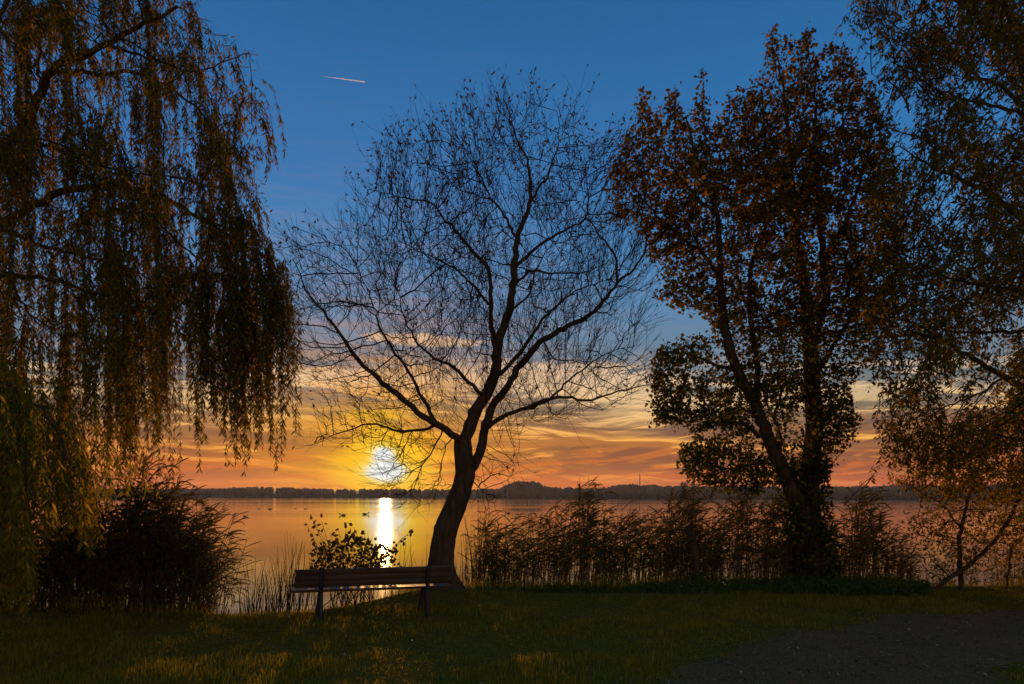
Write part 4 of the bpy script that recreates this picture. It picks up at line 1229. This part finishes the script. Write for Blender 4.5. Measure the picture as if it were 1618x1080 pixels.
# rushes in the shallows left of the bench and behind it
def rush_variant(seed):
    r = np.random.default_rng(seed); out = []
    n = 8; s = np.linspace(0, 1, n); lean = r.normal(.03, .12); bend = r.normal(.04, .12)
    path = np.stack([lean * s + bend * s ** 3, .05 * r.normal() * s, s * (1 - .12 * abs(bend) * s)], -1)
    return mesh_np('rush', *tube(path, np.linspace(.0075, .002, n), 4), True)


RU = [rush_variant(300 + i) for i in range(12)]
for m_ in RU: m_.materials.append(M['rush'])
RUX = [375, 400, 430, 455, 470, 490]; RUY = [920, 870, 890, 835, 840, 860]
def rushes(n, px0, px1, d0, d1, tx, ty, label, group, lo=.5):
    px = rng.uniform(px0, px1, n); Dq = rng.uniform(d0, d1, n); Xq = (px - CX) / F * Dq
    zb = np.maximum(ground_h(Xq, Dq), WATER_Z - .08)
    zt = H + (CY + (px - CX) * ROLL - np.interp(px, tx, ty)) / F * Dq
    hq = np.maximum((zt - zb) * (lo + (1 - lo) * rng.random(n)), .25)
    for i in range(n):
        o = obj('rush', RU[i % 12], None); o.location = (Xq[i], Dq[i], zb[i]); o.rotation_euler = (random.gauss(0, .05), random.gauss(.02, .07), random.uniform(-.7, .7))
        o.scale = (1, 1, hq[i]); tag(o, label, 'rush', group)


rushes(120, 380, 482, 10.9, 12.3, RUX, RUY, 'thin upright rush in the shallows left of the bench', 'rushes left of the bench')
rushes(70, 480, 690, 12.3, 13.8, [480, 540, 600, 650, 690], [850, 830, 840, 835, 845], 'thin rush behind the bench below the sun reflection', 'rushes behind the bench', .45)
rushes(75, 715, 800, 12.6, 14.0, [715, 740, 770, 800], [860, 800, 810, 815], 'thin rush right beside the leaning trunk', 'rushes right of the leaning trunk', .45)

# round-leaved shrub behind the bench
def round_shrub():
    YT = 11.9; b = P(560, 935, YT); bz = -.25
    t = thing('round_leaved_shrub', 'low shrub with round dark leaves behind the bench in front of the sun reflection', 'shrub', (b[0], YT, bz))
    lm = mesh_np('leaf', LEAF_ROUND[0], LEAF_ROUND[1]); lm.materials.append(M['shrub_leaf'])
    tips = [(484, 826), (494, 818), (508, 822), (500, 836), (520, 842), (535, 836), (548, 824), (560, 834), (575, 838), (590, 846), (604, 856), (614, 866), (530, 860), (552, 852), (572, 858), (588, 868), (545, 872), (508, 868), (520, 880), (560, 880), (600, 884), (496, 862), (620, 880), (575, 875), (650, 838), (640, 846), (632, 858)]
    q = scatter_poly([(488, 900), (492, 868), (520, 856), (560, 846), (600, 858), (625, 872), (640, 900)], 620, YT, .45, .02)
    part('foliage', leaves(q, rng.normal(0, .6, (len(q), 3)) + np.array([0, 0, -.1]), .03 + .06 * rng.random(len(q)), LEAF_ROUND), M['shrub_leaf'], t, 'stuff')
    cnt = 0
    for (x, y) in tips:
        e = P(x, y, YT + rng.uniform(-.35, .35)); s = np.array([b[0] + rng.normal(.0, .25), YT + rng.normal(0, .15), bz])
        mid = s * .45 + e * .55 + np.array([rng.normal(0, .05), 0, .10]); c = catmull(np.array([s, mid, e]), .06)
        part('stem', tube(c, np.linspace(.009, .003, len(c)), 5), M['twig'], t)
        k = 11
        for j in range(k):
            f = 1 - .6 * rng.random() if j else 1.0
            q = c[int(f * (len(c) - 1))]
            o = obj('leaf', lm, None, t); o.location = tuple(q - np.array([b[0], YT, bz]) + rng.normal(0, .04, 3))
            o.rotation_euler = (1.57 + rng.normal(0, .5), rng.uniform(-2.2, 2.2), rng.normal(0, .7)); o.scale = (rng.uniform(.04, .085), rng.uniform(.055, .10), .08)
            cnt += 1


round_shrub()

# nettles and brambles at the foot of the reeds
n = 15000
px = rng.uniform(755, 1470, n); Dq = rng.uniform(12.1, 13.2, n); Xq = (px - CX) / F * Dq; Dq = np.minimum(Dq, shore(Xq) + .1)
hm = np.interp(px, [755, 800, 900, 1000, 1060, 1110, 1180, 1250, 1320, 1400, 1440, 1470], [.04, .05, .08, .12, .16, .40, .34, .42, .52, .40, .22, .08]) * (.35 + 1.1 * vn(Xq, Dq, 1.5, 91))
hm *= np.clip(1 - np.abs(Dq - 12.75) / .75, .1, 1)
zq = ground_h(Xq, Dq).clip(-.2) + hm * rng.random(n) ** .7
pos = np.stack([Xq, Dq, zq], -1)
o = obj('undergrowth', mesh_np('undergrowth', *leaves(pos, rng.normal(0, .6, (n, 3)) + np.array([0, -.2, -.15]), .03 + .06 * rng.random(n), (LEAF_OVAL[0] * np.array([1.3, 1, 1]), LEAF_OVAL[1]))), M['herb'], None, 'stuff')
tag(o, 'low nettles and brambles along the foot of the reeds', 'undergrowth')
# long grass fringe at the water's edge
n = 9000
Xq = rng.uniform(-9, 12, n); Dq = shore(Xq) - .45 * rng.random(n) ** 1.5 + .08
hq = (.10 + .28 * rng.random(n) ** 2) * (.25 + 1.1 * vn(Xq, Dq, 1.1, 95)); hq = np.where((Xq > -3.9) & (Xq < -1.9), hq * .45, hq)
o = obj('bank_grass', mesh_np('bank_grass', *blades(Xq, Dq, hq, .005 + .004 * rng.random(n), rng.normal(0, .5, n))), M['grass'], None, 'stuff')
tag(o, 'longer grass fringing the edge of the bank', 'grass')

# ivy round the maple
base = P(1281, 915, YMAP)
t = thing('ivy', 'ivy climbing the twin trunk of the maple', 'ivy', (base[0], YMAP, zmap))
n = 3600
k = rng.random(n) ** 1.4; yy = 915 - 190 * k; cx = np.interp(yy, [700, 797, 860, 915], [1284, 1276, 1280, 1282]) - np.where(rng.random(n) < .3, (1 - np.abs((yy - 780) / 90).clip(0, 1)) * 26, 0)
wdt = .30 + .16 * (1 - k); a = rng.uniform(0, 6.283, n); rr = wdt * rng.uniform(.65, 1.25, n)
c = Pv(cx, yy, YMAP + 0 * yy); pos = c + np.stack([np.cos(a) * rr, np.sin(a) * rr, .03 * rng.normal(size=n)], -1)
part('foliage', leaves(pos, rng.normal(0, .5, (n, 3)) + np.array([0, 0, -.6]), .04 + .05 * rng.random(n), LEAF_BROAD), M['ivy'], t, 'stuff')
for i in range(5):
    a = rng.uniform(0, 6.28); q = []
    for s in np.linspace(0, 1, 9):
        p = P(1282, 920 - 190 * s, YMAP); a += .35; q.append(p + np.array([math.cos(a) * .25, math.sin(a) * .25, 0]))
    part('stem', tube(catmull(np.array(q), .1), .012 * np.ones(len(catmull(np.array(q), .1))), 5), M['twig'], t)

# dark broken post in the reeds, floating stick
p0 = P(1098, 905, 13.3); z0 = WATER_Z - .2
c = catmull(np.array([[p0[0] + .06, 13.3, z0], [p0[0] + .02, 13.3, .5], [p0[0] - .1, 13.3, 1.05], [p0[0] - .06, 13.3, 1.22]]), .08)
t = thing('broken_post', 'dark broken wooden post standing among the right reeds', 'post', (p0[0], 13.3, z0))
part('shaft', tube(c, np.interp(np.linspace(0, 1, len(c)), [0, .6, .85, 1], [.085, .075, .08, .02]), 9), M['bark'], t)
a, b = P(404, 952.5, 11.0), P(478, 952, 11.2)
c = catmull(np.array([a, (a + b) / 2 + np.array([0, 0, .012]), b]), .08); c[:, 2] = WATER_Z + .03
o = obj('floating_stick', mesh_np('floating_stick', *tube(c, np.linspace(.016, .008, len(c)), 6), True), M['bark'])
tag(o, 'thin stick lying on the water among the rushes left of the bench', 'stick')

# ------------------------------------------------------------------ bench
def bench():
    yaw = math.radians(16.5)
    bl, br = P(511, 977, 9.42), P(671, 970, 9.8)
    c0 = (bl + br) / 2; cxw, cyw = c0[0], c0[1]
    gz = float(ground_h(np.array(cxw), np.array(cyw)))
    t = thing('park_bench', 'dark wooden slatted bench facing the lake, seen from behind', 'bench', (cxw, cyw, gz))
    t.rotation_euler.z = yaw; t.scale = (1, 1, .96)
    def pt(name, VF, mat, par, smooth=False): return obj(name, mesh_np(name, VF[0], VF[1], smooth), mat, par)
    Lb = 2.16; lean = math.radians(11)
    # back slats: lean towards the camera (-y) at the top
    Rb = np.array(Matrix.Rotation(lean, 3, 'X'))
    for i, z in enumerate((.524, .612, .700)):
        yb = -.02 - (z - .43) * math.tan(lean)
        pt('back_slat', bx(rng.normal(.0, .006), yb, z, Lb - (.03 if i else 0), .034, .084, Rb, .003), M['bench_wood'], t)
    for i, y in enumerate((.06, .165, .27, .375)):
        pt('seat_slat', bx(-.02 + rng.normal(0, .006), y, .418 - .0 * y, Lb + .06, .093, .036, None, .006), M['bench_wood'], t)
    for s in (-.735, .735):
        fr = pt('side_frame', bx(s, .20, .378, .045, .44, .04), M['bench_frame'], t)
        q = np.array([[s, -.10, -.04], [s, -.045, .20], [s, -.02, .40], [s, -.066, .52], [s, -.117, .76]])
        c = catmull(q, .04)
        V, Fq = tube(c, .030 * np.ones(len(c)), 4); pt('back_post', (V, Fq), M['bench_frame'], fr)
        for y0, y1 in ((.33, .42), (.10, .02)):
            dx = -.05 if y1 > .2 else 0
            c = catmull(np.array([[s, y0, .37], [s + dx * .5, (y0 + y1) / 2, .18], [s + dx, y1, -.04]]), .06)
            V, Fq = tube(c, .032 * np.ones(len(c)), 4); pt('leg', (V, Fq), M['bench_frame'], fr)
    return t


bench()

# ------------------------------------------------------------------ evening haze over the lake
def haze():
    m, nt, out = new_mat('haze')
    v = nt.nodes.new('ShaderNodeVolumePrincipled')
    v.inputs['Color'].default_value = (.92, .90, .95, 1); v.inputs['Density'].default_value = HAZE; v.inputs['Anisotropy'].default_value = 0.3
    nt.links.new(v.outputs[0], out.inputs['Volume'])
    V, Fq = bx(0, 925, 22.5, 4000, 2300, 51)
    o = obj('haze', mesh_np('haze', V, Fq), m, None, 'stuff')
    tag(o, 'thin evening haze lying over the lake', 'haze')


HAZE = 0.00007
haze()
